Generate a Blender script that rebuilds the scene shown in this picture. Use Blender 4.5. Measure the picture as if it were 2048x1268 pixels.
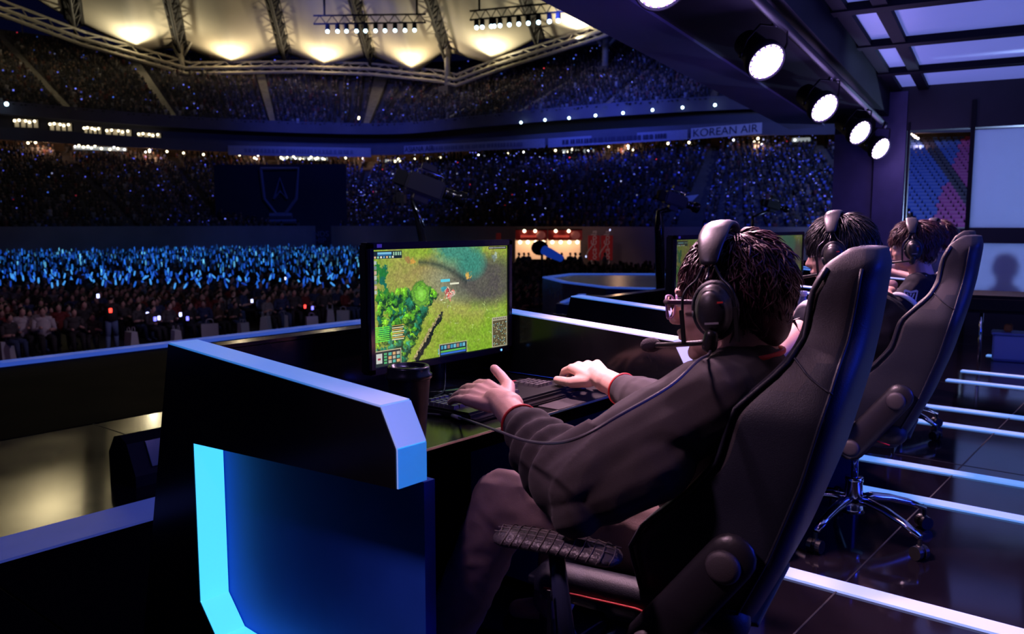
import bpy, bmesh, math, random
import numpy as np
from mathutils import Vector, Matrix, noise
random.seed(7); rng = np.random.default_rng(7)
scene = bpy.context.scene
for o in list(bpy.data.objects): bpy.data.objects.remove(o)
COL = scene.collection
# ---------------------------------------------------------------- camera
FPX, CX, CY = 1680.0, 1024.0, 634.0
PIT = math.atan(189/1680.0); AZ = math.radians(39.3); CAMZ = 1.25
FW = Vector((math.cos(AZ)*math.cos(PIT), math.sin(AZ)*math.cos(PIT), -math.sin(PIT)))
RT = Vector((math.sin(AZ), -math.cos(AZ), 0.0)); UP = RT.cross(FW)
CAM = Vector((0, 0, CAMZ))
cam = bpy.data.cameras.new('camera'); camo = bpy.data.objects.new('camera', cam); COL.objects.link(camo)
cam.sensor_width = 36; cam.lens = FPX*36/2048; cam.clip_end = 600; cam.clip_start = 0.05
camo.matrix_world = Matrix(((RT.x, UP.x, -FW.x, 0), (RT.y, UP.y, -FW.y, 0), (RT.z, UP.z, -FW.z, CAMZ), (0, 0, 0, 1)))
cam.dof.use_dof = True; cam.dof.focus_distance = 2.3; cam.dof.aperture_fstop = 5.6
scene.camera = camo
# ---------------------------------------------------------------- world, view
scene.view_settings.view_transform = 'Standard'; scene.view_settings.look = 'None'
scene.view_settings.exposure = 0.0; scene.view_settings.gamma = 1.0; scene.view_settings.use_curve_mapping = False
w = bpy.data.worlds.new('night_sky'); scene.world = w; w.use_nodes = True
w.node_tree.nodes['Background'].inputs[0].default_value = (0.10, 0.14, 1.0, 1)
w.node_tree.nodes['Background'].inputs[1].default_value = 0.008

def ray(x, y): return FW + RT*((x-CX)/FPX) - UP*((y-CY)/FPX)
def PZ(x, y, z): r = ray(x, y); return CAM + r*((z-CAMZ)/r.z)
def PY(x, y, v): r = ray(x, y); return CAM + r*(v/r.y)
def PX(x, y, v): r = ray(x, y); return CAM + r*(v/r.x)
def PD(x, y, d): return CAM + ray(x, y)*d
FH = Vector((math.cos(AZ), math.sin(AZ), 0))
def LD(lat, dep, z): return FH*dep + RT*lat + Vector((0, 0, z))     # plan position by lateral offset and distance

# ---------------------------------------------------------------- lights
def light(name, kind, loc, target, power, color, size=0.1, spot=60, blend=0.5, parent=None):
    l = bpy.data.lights.new(name, kind); l.energy = power; l.color = color
    if kind == 'AREA': l.size = size; l.shape = 'SQUARE'
    else: l.shadow_soft_size = size
    if kind == 'SPOT': l.spot_size = math.radians(spot); l.spot_blend = blend
    o = bpy.data.objects.new(name, l); COL.objects.link(o); o.location = loc
    if target is not None:
        o.rotation_euler = (Vector(target)-Vector(loc)).to_track_quat('-Z', 'Y').to_euler()
    if parent: o.parent = parent
    return o
U = ray(2000, 478).normalized()                  # direction the stage canopy and its lamp row run in
LAMP1 = PD(1534, 125, 5.2)
WASH_PINK = (1.0, 0.56, 0.72); BLUE = (0.07, 0.12, 1.0)
# blue washes that hang from the roof rigs over the field
rigA = LD(-23, 92, 23.5); rigB = LD(4, 84, 21.5)
light('stand_wash', 'SPOT', rigA, LD(-20, 120, 14), 11000, BLUE, 1.0, 100, 0.9)
light('stand_wash', 'SPOT', rigB, LD(14, 100, 12), 14000, BLUE, 1.0, 100, 0.9)
light('stand_wash', 'SPOT', LD(-8, 70, 22), LD(-22, 104, 3), 6000, BLUE, 1.0, 80, 0.9)
light('stand_wash', 'SPOT', LD(16, 55, 18), LD(22, 86, 4), 11000, BLUE, 1.0, 80, 0.9)
light('field_wash', 'SPOT', LD(-20, 50, 24), LD(-24, 66, -2), 5000, (0.03, 0.25, 1.0), 1.0, 75, 0.9)
light('stand_wash', 'SPOT', LD(-30, 60, 20), LD(-62, 92, 12), 1800, (0.55, 0.5, 0.6), 1.0, 90, 0.9)
light('rear_wash', 'AREA', (4.2, -3.6, 2.2), (2.0, 0.6, 0.7), 130, (0.02, 0.05, 1.0), 1.6)  # added unseen blue light from behind, tints the chair backs
light('camera_fill', 'SPOT', (9.5, 3.6, 3.4), PD(1350, 400, 8.5), 150, (0.8, 0.75, 1.0), 0.1, 40, 0.6)  # added spot to brighten the pedestal camera, no lamp visible there
light('camera_fill', 'SPOT', (6.0, 5.5, 4.5), PD(845, 400, 10.0), 300, (0.8, 0.75, 1.0), 0.1, 24, 0.6)  # same kind of added spot, brightens the jib camera
light('aisle_wash', 'SPOT', LD(-9, 14, 6), LD(-10, 26, -2), 160, (1.0, 0.5, 0.42), 0.5, 110, 0.9)

# ---------------------------------------------------------------- materials
MATS = {}
def mat(name, color=(0.5, 0.5, 0.5), rough=0.5, metal=0.0, em=None, es=0.0, bump=0.0, bscale=200.0, var=0.0, vscale=6.0,
        coat=0.0, spec=0.5, trans=0.0, alpha=1.0, sheen=0.0, rvar=0.0):
    if name in MATS: return MATS[name]
    m = bpy.data.materials.new(name); m.use_nodes = True; nt = m.node_tree; b = nt.nodes['Principled BSDF']
    b.inputs['Base Color'].default_value = (*color, 1); b.inputs['Roughness'].default_value = rough
    b.inputs['Metallic'].default_value = metal; b.inputs['Coat Weight'].default_value = coat
    b.inputs['Specular IOR Level'].default_value = spec; b.inputs['Transmission Weight'].default_value = trans
    b.inputs['Sheen Weight'].default_value = sheen
    if em: b.inputs['Emission Color'].default_value = (*em, 1); b.inputs['Emission Strength'].default_value = es
    tc = nt.nodes.new('ShaderNodeTexCoord')
    if bump:
        n = nt.nodes.new('ShaderNodeTexNoise'); n.inputs['Scale'].default_value = bscale; n.inputs['Detail'].default_value = 3
        nt.links.new(tc.outputs['Object'], n.inputs['Vector'])
        bp = nt.nodes.new('ShaderNodeBump'); bp.inputs['Strength'].default_value = bump; bp.inputs['Distance'].default_value = 0.003
        nt.links.new(n.outputs['Fac'], bp.inputs['Height']); nt.links.new(bp.outputs['Normal'], b.inputs['Normal'])
    if var or rvar:
        n = nt.nodes.new('ShaderNodeTexNoise'); n.inputs['Scale'].default_value = vscale; n.inputs['Detail'].default_value = 4
        nt.links.new(tc.outputs['Object'], n.inputs['Vector'])
        if var:
            mr = nt.nodes.new('ShaderNodeMapRange'); mr.inputs['To Min'].default_value = 1-var; mr.inputs['To Max'].default_value = 1+var
            mr.inputs['From Min'].default_value = 0.3; mr.inputs['From Max'].default_value = 0.7
            mx = nt.nodes.new('ShaderNodeVectorMath'); mx.operation = 'SCALE'; mx.inputs[0].default_value = color
            nt.links.new(n.outputs['Fac'], mr.inputs['Value']); nt.links.new(mr.outputs[0], mx.inputs['Scale'])
            nt.links.new(mx.outputs[0], b.inputs['Base Color'])
        if rvar:
            mr = nt.nodes.new('ShaderNodeMapRange'); mr.inputs['To Min'].default_value = rough; mr.inputs['To Max'].default_value = rough+rvar
            nt.links.new(n.outputs['Fac'], mr.inputs['Value']); nt.links.new(mr.outputs[0], b.inputs['Roughness'])
    MATS[name] = m; return m
def quiet(m):                                    # tiny emitters need no direct light sampling
    m.cycles.emission_sampling = 'NONE'; return m
def attr_mat(name, attr='Col', emit=0.0, rough=0.7, scale=1.0):
    m = bpy.data.materials.new(name); m.use_nodes = True; nt = m.node_tree; b = nt.nodes['Principled BSDF']
    a = nt.nodes.new('ShaderNodeAttribute'); a.attribute_name = attr; b.inputs['Roughness'].default_value = rough
    if emit:
        b.inputs['Base Color'].default_value = (0.01, 0.01, 0.01, 1)
        nt.links.new(a.outputs['Color'], b.inputs['Emission Color']); b.inputs['Emission Strength'].default_value = emit
    else: nt.links.new(a.outputs['Color'], b.inputs['Base Color'])
    MATS[name] = m; return m
black_gloss = mat('black_gloss', (0.006, 0.006, 0.008), 0.16, spec=0.25, var=0.3)
floor_m = mat('stage_floor_gloss', (0.008, 0.006, 0.009), 0.03, rvar=0.12, vscale=2.5)
black_matt = mat('black_matt', (0.007, 0.007, 0.009), 0.6, bump=0.1, spec=0.15)
black_plastic = mat('black_plastic', (0.012, 0.012, 0.013), 0.35, bump=0.05)
leather = mat('charcoal_leather', (0.034, 0.029, 0.036), 0.55, bump=0.25, bscale=500, var=0.15)
leather_dark = mat('black_leather', (0.008, 0.010, 0.022), 0.5, bump=0.25, bscale=500)
red_thread = mat('red_fabric', (0.55, 0.02, 0.02), 0.6, bump=0.2)
chrome = mat('chrome', (0.75, 0.75, 0.78), 0.12, 1.0, rvar=0.05)
dark_metal = mat('dark_metal', (0.05, 0.05, 0.06), 0.35, 0.9, var=0.2)
skin = mat('skin', (0.68, 0.41, 0.33), 0.5, bump=0.12, bscale=300, var=0.08, vscale=25)
hair_red = mat('dark_brown_hair', (0.055, 0.013, 0.020), 0.42, bump=0.2, bscale=400)
hair_black = mat('black_hair', (0.010, 0.008, 0.012), 0.36, bump=0.2, bscale=400)
sweat = mat('charcoal_sweatshirt', (0.028, 0.021, 0.025), 0.9, bump=0.35, bscale=900, var=0.12, sheen=0.05)
navy = mat('navy_jersey', (0.007, 0.007, 0.016), 0.75, spec=0.15, bump=0.3, bscale=600)
white_cloth = mat('white_cloth', (0.6, 0.6, 0.62), 0.8, bump=0.2)
trouser_m = mat('brown_trousers', (0.12, 0.085, 0.08), 0.85, bump=0.3, bscale=700, var=0.15)
steel_white = mat('roof_steel', (0.28, 0.26, 0.22), 0.5, var=0.15)
concrete = mat('stand_concrete', (0.07, 0.065, 0.07), 0.9, var=0.3, vscale=0.4)
strip_cyan = mat('acrylic_strip_cyan', (0.8, 0.8, 0.85), 0.35, em=(0.02, 0.30, 1.0), es=0.50, var=0.03)
strip_bright = mat('acrylic_strip_bright', (0.6, 0.6, 0.7), 0.35, em=(0.055, 0.50, 1.0), es=1.5, var=0.03)
strip_floor = mat('floor_strip_light', (0.5, 0.5, 0.6), 0.3, em=(0.14, 0.36, 1.0), es=0.85, var=0.03)
strip_dim = mat('stage_edge_strip_light', (0.3, 0.3, 0.4), 0.4, em=(0.045, 0.085, 0.50), es=0.33, var=0.05)
strip_edge = mat('stage_rim_strip_light', (0.3, 0.3, 0.4), 0.4, em=(0.04, 0.13, 0.75), es=0.45, var=0.05)

# ---------------------------------------------------------------- object helpers
def tag(o, label=None, cat=None, group=None, kind=None):
    if label: o['label'] = label
    if cat: o['category'] = cat
    if group: o['group'] = group
    if kind: o['kind'] = kind
    return o
def empty(name, loc=(0, 0, 0), rz=0.0):
    o = bpy.data.objects.new(name, None); COL.objects.link(o); o.location = loc; o.rotation_euler = (0, 0, rz); o.empty_display_size = 0.1
    return o
def link(name, me, parent=None, loc=None):
    o = bpy.data.objects.new(name, me); COL.objects.link(o)
    if parent: o.parent = parent
    if loc is not None: o.location = loc
    return o
def copy_tree(o, parent=None):
    c = o.copy(); COL.objects.link(c); c.parent = parent
    for ch in list(o.children): copy_tree(ch, c)
    return c
def frame(fwd, up=(0, 0, 1)):
    y = Vector(fwd).normalized(); x = y.cross(Vector(up)).normalized(); z = x.cross(y)
    return Matrix((x, y, z)).transposed()
class MB:
    def __init__(s): s.v = []; s.f = []; s.m = []
    def add(s, vs, fs, mi=0):
        n = len(s.v); s.v += [tuple(p) for p in vs]; s.f += [tuple(i+n for i in f) for f in fs]; s.m += [mi]*len(fs); return s
    def box(s, c, d, R=None, mi=0, bev=0.0):
        c = Vector(c); hx, hy, hz = d[0]/2, d[1]/2, d[2]/2
        if bev > 0:
            bm = bmesh.new(); bmesh.ops.create_cube(bm, size=1.0)
            for v in bm.verts: v.co = Vector((v.co.x*d[0], v.co.y*d[1], v.co.z*d[2]))
            bmesh.ops.bevel(bm, geom=bm.edges[:], offset=min(bev, min(d)*0.45), segments=2, affect='EDGES')
            bm.verts.index_update()
            vs = [c+((R @ v.co) if R else v.co) for v in bm.verts]; fs = [[v.index for v in f.verts] for f in bm.faces]; bm.free()
            return s.add(vs, fs, mi)
        vs = [Vector((x*hx, y*hy, z*hz)) for z in (-1, 1) for y in (-1, 1) for x in (-1, 1)]
        vs = [c+((R @ v) if R else v) for v in vs]
        return s.add(vs, [(0, 2, 3, 1), (4, 5, 7, 6), (0, 1, 5, 4), (2, 6, 7, 3), (0, 4, 6, 2), (1, 3, 7, 5)], mi)
    def tube(s, pts, r, seg=8, mi=0, cap=True, flat=1.0):
        pts = [Vector(p) for p in pts]; rs = r if isinstance(r, (list, tuple)) else [r]*len(pts)
        vs = []; prev = None
        for i, p in enumerate(pts):
            t = (pts[min(i+1, len(pts)-1)]-pts[max(i-1, 0)]).normalized()
            a = prev if prev is not None else (Vector((0, 0, 1)) if abs(t.z) < 0.9 else Vector((1, 0, 0)))
            b = (a - t*a.dot(t)).normalized(); prev = b; c = t.cross(b)
            for k in range(seg):
                an = 2*math.pi*k/seg; vs.append(p+(c*math.cos(an)+b*math.sin(an)*flat)*rs[i])
        fs = []
        for i in range(len(pts)-1):
            for k in range(seg):
                k2 = (k+1) % seg; fs.append((i*seg+k, i*seg+k2, (i+1)*seg+k2, (i+1)*seg+k))
        if cap: fs.append(tuple(range(seg))[::-1]); fs.append(tuple((len(pts)-1)*seg+k for k in range(seg)))
        return s.add(vs, fs, mi)
    def lathe(s, prof, seg=32, mi=0, M=None, o=(0, 0, 0)):
        vs = []; o = Vector(o)
        for r, z in prof:
            for k in range(seg):
                a = 2*math.pi*k/seg; p = Vector((r*math.cos(a), r*math.sin(a), z)); vs.append(o+((M @ p) if M else p))
        fs = []
        for i in range(len(prof)-1):
            for k in range(seg):
                k2 = (k+1) % seg; fs.append((i*seg+k, i*seg+k2, (i+1)*seg+k2, (i+1)*seg+k))
        if prof[0][0] > 1e-6: fs.append(tuple(range(seg))[::-1])
        if prof[-1][0] > 1e-6: fs.append(tuple((len(prof)-1)*seg+k for k in range(seg)))
        return s.add(vs, fs, mi)
    def ell(s, c, r, R=None, seg=16, mi=0):
        c = Vector(c); r = (r, r, r) if isinstance(r, (int, float)) else r
        vs = []; n = seg//2
        for i in range(n+1):
            th = math.pi*i/n
            for k in range(seg):
                a = 2*math.pi*k/seg; p = Vector((r[0]*math.sin(th)*math.cos(a), r[1]*math.sin(th)*math.sin(a), r[2]*math.cos(th)))
                if i in (0, n) and k: continue
                vs.append(c+((R @ p) if R else p))
        def ix(i, k): return 0 if i == 0 else (len(vs)-1 if i == n else 1+(i-1)*seg+k % seg)
        fs = []
        for i in range(n):
            for k in range(seg):
                q = [ix(i, k), ix(i+1, k), ix(i+1, k+1), ix(i, k+1)]
                q = [a for j, a in enumerate(q) if a not in q[:j]]
                fs.append(q)
        return s.add(vs, fs, mi)
    def cap(s, p0, p1, r0, r1, seg=14):
        p0 = Vector(p0); p1 = Vector(p1); d = (p1-p0); L = d.length; t = d/L if L > 1e-6 else Vector((0, 0, 1))
        pts = []; rs = []
        for a in (0.02, 0.4, 0.8, 1.2): pts.append(p0-t*r0*math.cos(a)); rs.append(max(r0*math.sin(a), 1e-4))
        for k in range(5): pts.append(p0+d*k/4); rs.append(r0+(r1-r0)*k/4)
        for a in (1.2, 0.8, 0.4, 0.02): pts.append(p1+t*r1*math.cos(a)); rs.append(max(r1*math.sin(a), 1e-4))
        return s.tube(pts, rs, seg)
    def prism(s, poly, x0, x1, mi_side=None, mi=0):       # outline in (Y, Z), extruded along X
        n = len(poly); vs = [(x0, y, z) for y, z in poly]+[(x1, y, z) for y, z in poly]
        s.add(vs, [tuple(range(n))[::-1], tuple(range(n, 2*n))], mi)
        for i in range(n):
            j = (i+1) % n; a, b = poly[i], poly[j]
            k = mi if mi_side is None else mi_side[i]
            s.add([(x0, *a), (x0, *b), (x1, *b), (x1, *a)], [(0, 1, 2, 3)], k)
        return s
    def mesh(s, name, mats, smooth=False):
        me = bpy.data.meshes.new(name); me.from_pydata(s.v, [], s.f)
        for m in (mats if isinstance(mats, (list, tuple)) else [mats]): me.materials.append(m)
        if any(s.m): me.polygons.foreach_set('material_index', s.m)
        if smooth: me.polygons.foreach_set('use_smooth', [True]*len(s.f))
        bm = bmesh.new(); bm.from_mesh(me); bmesh.ops.recalc_face_normals(bm, faces=bm.faces[:]); bm.to_mesh(me); bm.free()
        me.update(); return me
    def build(s, name, mats, parent=None, smooth=False, loc=None, bev=0.0):
        o = link(name, s.mesh(name, mats, smooth), parent, loc)
        if bev: 
            b = o.modifiers.new('bevel', 'BEVEL'); b.width = bev; b.segments = 2; b.limit_method = 'ANGLE'
        if smooth == 'auto':
            pass
        return o
    def blob(s, name, m, parent=None, voxel=0.006, smooth=3, disp=None, subd=0):
        me = bpy.data.meshes.new(name); me.from_pydata(s.v, [], s.f); me.update()
        bm = bmesh.new(); bm.from_mesh(me); bmesh.ops.recalc_face_normals(bm, faces=bm.faces[:]); bm.to_mesh(me); bm.free()
        o = bpy.data.objects.new(name, me); COL.objects.link(o)
        r = o.modifiers.new('r', 'REMESH'); r.mode = 'VOXEL'; r.voxel_size = voxel; r.use_smooth_shade = True
        sm = o.modifiers.new('s', 'SMOOTH'); sm.iterations = smooth; sm.factor = 0.5
        dg = bpy.context.evaluated_depsgraph_get(); ev = o.evaluated_get(dg)
        nm = bpy.data.meshes.new_from_object(ev); o.modifiers.clear(); o.data = nm; bpy.data.meshes.remove(me); nm.name = name
        if disp:
            ns = [v.normal.copy() for v in nm.vertices]
            for v, n in zip(nm.vertices, ns): v.co = v.co + n*disp(v.co)
        nm.materials.clear(); nm.materials.append(m); nm.polygons.foreach_set('use_smooth', [True]*len(nm.polygons)); nm.update()
        if parent: o.parent = parent
        return o
def bez(p0, p1, p2, p3, n=24):
    p0, p1, p2, p3 = map(Vector, (p0, p1, p2, p3)); out = []
    for i in range(n+1):
        t = i/n; out.append(p0*(1-t)**3+p1*3*t*(1-t)**2+p2*3*t*t*(1-t)+p3*t**3)
    return out
def spline(pts, n=10):
    pts = [Vector(p) for p in pts]; out = []
    for i in range(len(pts)-1):
        a = pts[max(i-1, 0)]; b = pts[i]; c = pts[i+1]; d = pts[min(i+2, len(pts)-1)]
        for k in range(n):
            t = k/n; out.append(0.5*((2*b)+(c-a)*t+(2*a-5*b+4*c-d)*t*t+(3*b-a-3*c+d)*t**3))
    out.append(pts[-1]); return out
def text(name, body, size, M, loc, m, parent=None, ext=0.001, align='CENTER', sx=1.0):
    c = bpy.data.curves.new(name, 'FONT'); c.body = body; c.size = size; c.extrude = ext; c.align_x = align; c.align_y = 'CENTER'
    o = bpy.data.objects.new(name, c); COL.objects.link(o)
    me = bpy.data.meshes.new_from_object(o.evaluated_get(bpy.context.evaluated_depsgraph_get()))
    bpy.data.objects.remove(o); bpy.data.curves.remove(c)
    me.materials.clear(); me.materials.append(m)
    for v in me.vertices: v.co = Vector(loc)+M @ Vector((v.co.x*sx, v.co.y, v.co.z))
    o = link(name, me, parent); return o
def struct(name, mb, m, smooth=False):
    o = mb.build(name, m, None, smooth); o['kind'] = 'structure'; return o
# ================================================================ THE STAGE
FIELD = -2.6
struct('floor', MB().prism([(-5.15, -0.3), (8.12, -0.3), (8.12, 0), (-5.15, 0)], -5.0, 9.3).prism([(-5.15, -0.3), (5.4, -0.3), (5.4, 0), (-5.15, 0)], 9.3, 17.0), floor_m)
struct('wall_front', MB().box((2.15, 8.02, -1.45), (14.2, 0.1, 2.29)), black_matt)
struct('trim_10', MB().box((-1.98, -0.9, 0.003), (6.0, 8.46, 0.006)).box((2.0, 2.77, 0.003), (1.94, 1.12, 0.006)), mat('matt_black_riser', (0.003, 0.003, 0.006), 0.8, spec=0.0))
struct('trim_9', MB().box((2.15, 6.64, 0.002), (14.2, 2.72, 0.004)), mat('matt_deck', (0.006, 0.005, 0.004), 0.6, spec=0.02, rvar=0.2, vscale=1.5))
mb = MB()
for k in range(2, 9): mb.box((-5+2.44*k, 0.2, 0.0005), (0.006, 10.3, 0.002))
for k in range(4): mb.box((9.0, -4+2.44*k, 0.0005), (15.9, 0.006, 0.002))
struct('trim_1', mb, mat('floor_seam', (0.02, 0.018, 0.02), 0.6))
for i, (x, wd) in enumerate([(2.86, 0.085), (4.02, 0.085), (4.57, 0.08), (5.66, 0.08), (6.17, 0.08), (7.31, 0.08), (7.84, 0.08), (8.92, 0.08)]):
    o = MB().box((x, -1.3, 0.004), (wd, 5.6, 0.008)).build('floor_light_strip', strip_floor)
    nm = ['nearest', 'second nearest', 'third nearest', 'fourth nearest', 'fifth nearest', 'sixth nearest', 'seventh nearest', 'farthest'][i]
    tag(o, 'glowing light strip set in the black floor behind the chairs, %s of the eight' % nm, 'light strip', 'floor light strips behind the chairs')
o = MB().box((-0.5, 3.47, 0.006), (6.2, 0.255, 0.012)).build('floor_light_strip', strip_dim)
tag(o, 'wide dim violet light strip across the floor beside the near desk end', 'light strip')
o = MB().box((2.15, 8.05, 0.02), (14.2, 0.16, 0.04)).build('stage_edge_light', strip_edge)
tag(o, 'long blue light strip along the front edge of the stage', 'light strip')
# desk end panel outline (Y, Z)
PAN = [(1.965, 0.95), (1.19, 0.90), (1.148, 0.825), (1.148, 0.748), (1.87, 0.715), (1.87, 0.31), (1.80, 0.235), (1.25, 0.20), (1.20, 0.0), (2.20, 0.0)]
def end_panel(x0, parent, out):
    """frame slab with glowing edges; the recessed skin lies on the far side of it"""
    t = 0.082; mb = MB(); n = len(PAN)
    s = [1, 1, 1, 0, 1, 1, 1, 0, 0, 0]
    fr = MB().prism(PAN, x0, x0+t, [0]*n).build('end_frame', black_gloss, parent)
    lt = MB()
    for i in range(n):
        if not s[i]: continue
        a, b = PAN[i], PAN[(i+1) % n]
        A = Vector((0, *a)); B = Vector((0, *b)); d = (B-A).normalized(); nn = Vector((0, -d.z, d.y))*(-1)
        nn = Vector((0, d.z, -d.y))
        mid = (A+B)/2
        # outward = away from the slab; find it by testing the outline
        e = 0.004
        def inside(p):
            c = False; j = n-1
            for k in range(n):
                yi, zi = PAN[k]; yj, zj = PAN[j]
                if (zi > p.z) != (zj > p.z) and p.y < (yj-yi)*(p.z-zi)/(zj-zi)+yi: c = not c
                j = k
            return c
        if inside(mid+nn*0.01): nn = -nn
        q = [A, B, B+nn*e, A+nn*e]
        vs = [(x0+0.003, p.y, p.z) for p in q]+[(x0+t-0.003, p.y, p.z) for p in q]
        lt.add(vs, [(0, 1, 2, 3), (4, 7, 6, 5), (0, 4, 5, 1), (1, 5, 6, 2), (2, 6, 7, 3), (3, 7, 4, 0)], 1 if i in (4, 5, 6) else 0)
    lt.build('edge_light', [strip_cyan, strip_bright], fr)['label'] = 'glowing blue acrylic edge'
    sx = x0+t if out < 0 else x0-0.03
    MB().prism([(1.93, 0.74), (1.155, 0.74), (1.155, 0.02), (2.10, 0.02)], sx, sx+0.03).build('recessed_skin', mat('dark_blue_skin', (0.015, 0.07, 0.48), 0.4, spec=0.2, var=0.1), fr)
def desk(x0, label, dy=0.0):
    d = empty('gaming_desk', (0, dy, 0)); tag(d, label, 'desk', 'gaming desks with glowing end panels')
    end_panel(x0, d, -1); end_panel(x0+1.15, d, 1)
    MB().box((x0+0.616, 1.66, 0.725), (1.06, 0.66, 0.03), bev=0.003).build('tabletop', mat('black_glass_top', (0.008, 0.008, 0.009), 0.14, rvar=0.14, vscale=8, spec=0.3), d)
    MB().box((x0+0.616, 1.326, 0.738), (1.06, 0.005, 0.006)).build('top_trim', mat('brushed_trim', (0.42, 0.4, 0.36), 0.3, 0.9, var=0.1), d)
    MB().box((x0+0.616, 1.324, 0.719), (1.06, 0.006, 0.032)).build('front_mask', mat('edge_black', (0.001, 0.001, 0.001), 0.9, spec=0.0), d)  # black strip added over the tabletop front to hide its reflections
    MB().box((x0+0.616, 1.985, 0.46), (1.06, 0.03, 0.92)).build('back_panel', black_gloss, d)
    MB().box((x0+0.616, 2.0, 0.924), (1.06, 0.06, 0.012)).build('back_rail', black_gloss, d)
    return d
DP = 1.72
desk(1.055, 'nearest black gaming desk with glowing end panels, holding the large bright monitor')
desk(2.775, 'second gaming desk in the row, beyond the player in glasses')
desk(4.34, 'third gaming desk, in front of the player with the white-trimmed jersey', 0.2)
desk(6.02, 'farthest gaming desk in the row, mostly hidden by players', 0.6)

# ---------------------------------------------------------------- game picture, painted into the screen's own pixels
def game(W=420, Hh=236, seed=3):
    r = np.random.default_rng(seed)
    yy, xx = np.mgrid[0:Hh, 0:W]; u = xx/W; v = yy/Hh           # v from the top
    u0, v0 = u, v
    def ns(sc, s):
        g = np.random.default_rng(s).random((int(sc)+3, int(sc*1.8)+3)); a = v*sc; b = u*sc*1.7
        i = a.astype(int); j = b.astype(int); fa = a-i; fb = b-j; fa = fa*fa*(3-2*fa); fb = fb*fb*(3-2*fb)
        return (g[i, j]*(1-fa)*(1-fb)+g[i+1, j]*fa*(1-fb)+g[i, j+1]*(1-fa)*fb+g[i+1, j+1]*fa*fb)
    n1 = ns(4, 1)*0.5+ns(9, 2)*0.3+ns(30, 3)*0.2; n2 = ns(6, 4)*.6+ns(40, 5)*.4; n3 = ns(90, 6)
    C = np.zeros((Hh, W, 3)); 
    def blend(c, m): 
        m = np.clip(m, 0, 1)[..., None]; C[:] = C*(1-m)+np.array(c)*m
    C[:] = (0.42, 0.55, 0.10)
    blend((0.50, 0.52, 0.16), (n1-.45)*4)
    blend((0.50, 0.44, 0.20), np.clip(1.3-((u-.35)**2*9+(v-.28)**2*16)*1.4, 0, 1)*(.6+.5*n2))
    blend((0.40, 0.42, 0.33), np.clip(1.2-((u-.62)**2*10+(v-.30)**2*18), 0, 1)*.8)
    blend((0.20, 0.19, 0.17), np.clip(1.35-((u-.86)**2*9+(v-.33)**2*16), 0, 1)*(.75+.3*n2))
    riv = np.clip(1-np.abs((v-.02)-(u-.52)*0.25)*5, 0, 1)*np.clip((u-.38+(n2-.5)*.1)*9, 0, 1)*np.clip((.80-u+(n2-.5)*.1)*9, 0, 1)
    blend((0.16, 0.42, 0.33), riv*1.3); blend((0.14, 0.40, 0.32), np.clip(1.2-((u-.70)**2*60+(v-.16)**2*40), 0, 1))
    blend((0.08, 0.12, 0.10), np.clip(1-np.abs(v-.12-(u-.3)**2*1.6)*22, 0, 1)*(u > .3)*(u < .66)*.7)
    blend((0.33, 0.55, 0.08), np.clip((v-.62)*5, 0, 1)*np.clip((u-.4)*6, 0, 1)*.55)
    C[:] *= (0.85+0.3*n3)[..., None]
    wu = (ns(26, 7)-.5)*.020+(n3-.5)*.016; wv = (ns(26, 8)-.5)*.030+(ns(80, 9)-.5)*.028
    def disc(cx, cy, rad, c, soft=3.0, asp=1.78):
        d = np.sqrt(((u+wu-cx)*asp)**2+(v+wv-cy)**2)/rad; blend(c, (1-d)*soft)
    for k in range(420):                                        # tree crowns in the lower left wood
        a = r.random(); cx = .03+.38*r.random(); cy = .36+.62*r.random()
        if (cx-.2)*1.1+ (cy-.6)*.45 > .16 or (cx < .08 and cy < .3): continue
        c = [(0.14, 0.40, 0.06), (0.25, 0.55, 0.06), (0.05, 0.28, 0.17), (0.08, 0.36, 0.24), (0.35, 0.62, 0.08)][r.integers(5)]
        rad = .014+.030*r.random(); disc(cx+.006, cy+.02, rad*1.05, (0.03, 0.12, 0.05), 2); disc(cx, cy, rad, c, 2.5); disc(cx-.006, cy-.012, rad*.45, tuple(min(1, q*1.6) for q in c), 2)
    for k in range(24):
        cx = .02+.06*r.random(); cy = .12+.24*r.random(); disc(cx, cy, .03, [(0.08, 0.35, 0.10), (0.05, 0.28, 0.2)][r.integers(2)], 3)
    for rad, c in ((.125, (0.10, 0.30, 0.06)), (.115, (0.30, 0.55, 0.10)), (.085, (0.06, 0.16, 0.08)), (.08, (0.35, 0.68, 0.12)), (.045, (0.42, 0.75, 0.18))): disc(.315, .40, rad, c, 6)
    for k in range(30):                                         # stone wall running up to the right
        t = k/29; cx = .27+.18*t; cy = .97-.36*t
        disc(cx+.012, cy+.015, .03, (0.05, 0.07, 0.05), 4); disc(cx-.006, cy, .018, (0.62, 0.55, 0.32) if k % 3 else (0.4, 0.35, 0.2), 4)
    for k in range(60): disc(.45+.5*r.random(), .5+.42*r.random(), .006, (0.62, 0.72, 0.35), 4)
    def rect(x0, y0, x1, y1, c): C[(v >= y0) & (v < y1) & (u >= x0) & (u < x1)] = c
    for cx, cy, c in ((.255, .10, (.75, .5, .15)), (.225, .09, (.5, .35, .15)), (.675, .30, (.16, .2, .22)), (.675, .27, (.75, .55, .2)), (.90, .09, (.55, .62, .5)), (.88, .11, (.35, .42, .38)), (.52, .42, (.75, .15, .12)), (.535, .45, (.8, .55, .5)), (.50, .40, (.7, .2, .2)), (.55, .42, (.75, .7, .6)), (.485, .37, (.15, .5, .55)), (.50, .93, (.5, .7, .75)), (.455, .95, (.3, .6, .7))):
        disc(cx, cy, .035, c, 3)
    for k in range(50): disc(.52+r.normal()*.02, .42+r.normal()*.03, .008, [(.9, .3, .25), (.9, .85, .7), (.4, .1, .1)][r.integers(3)], 5)
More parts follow.
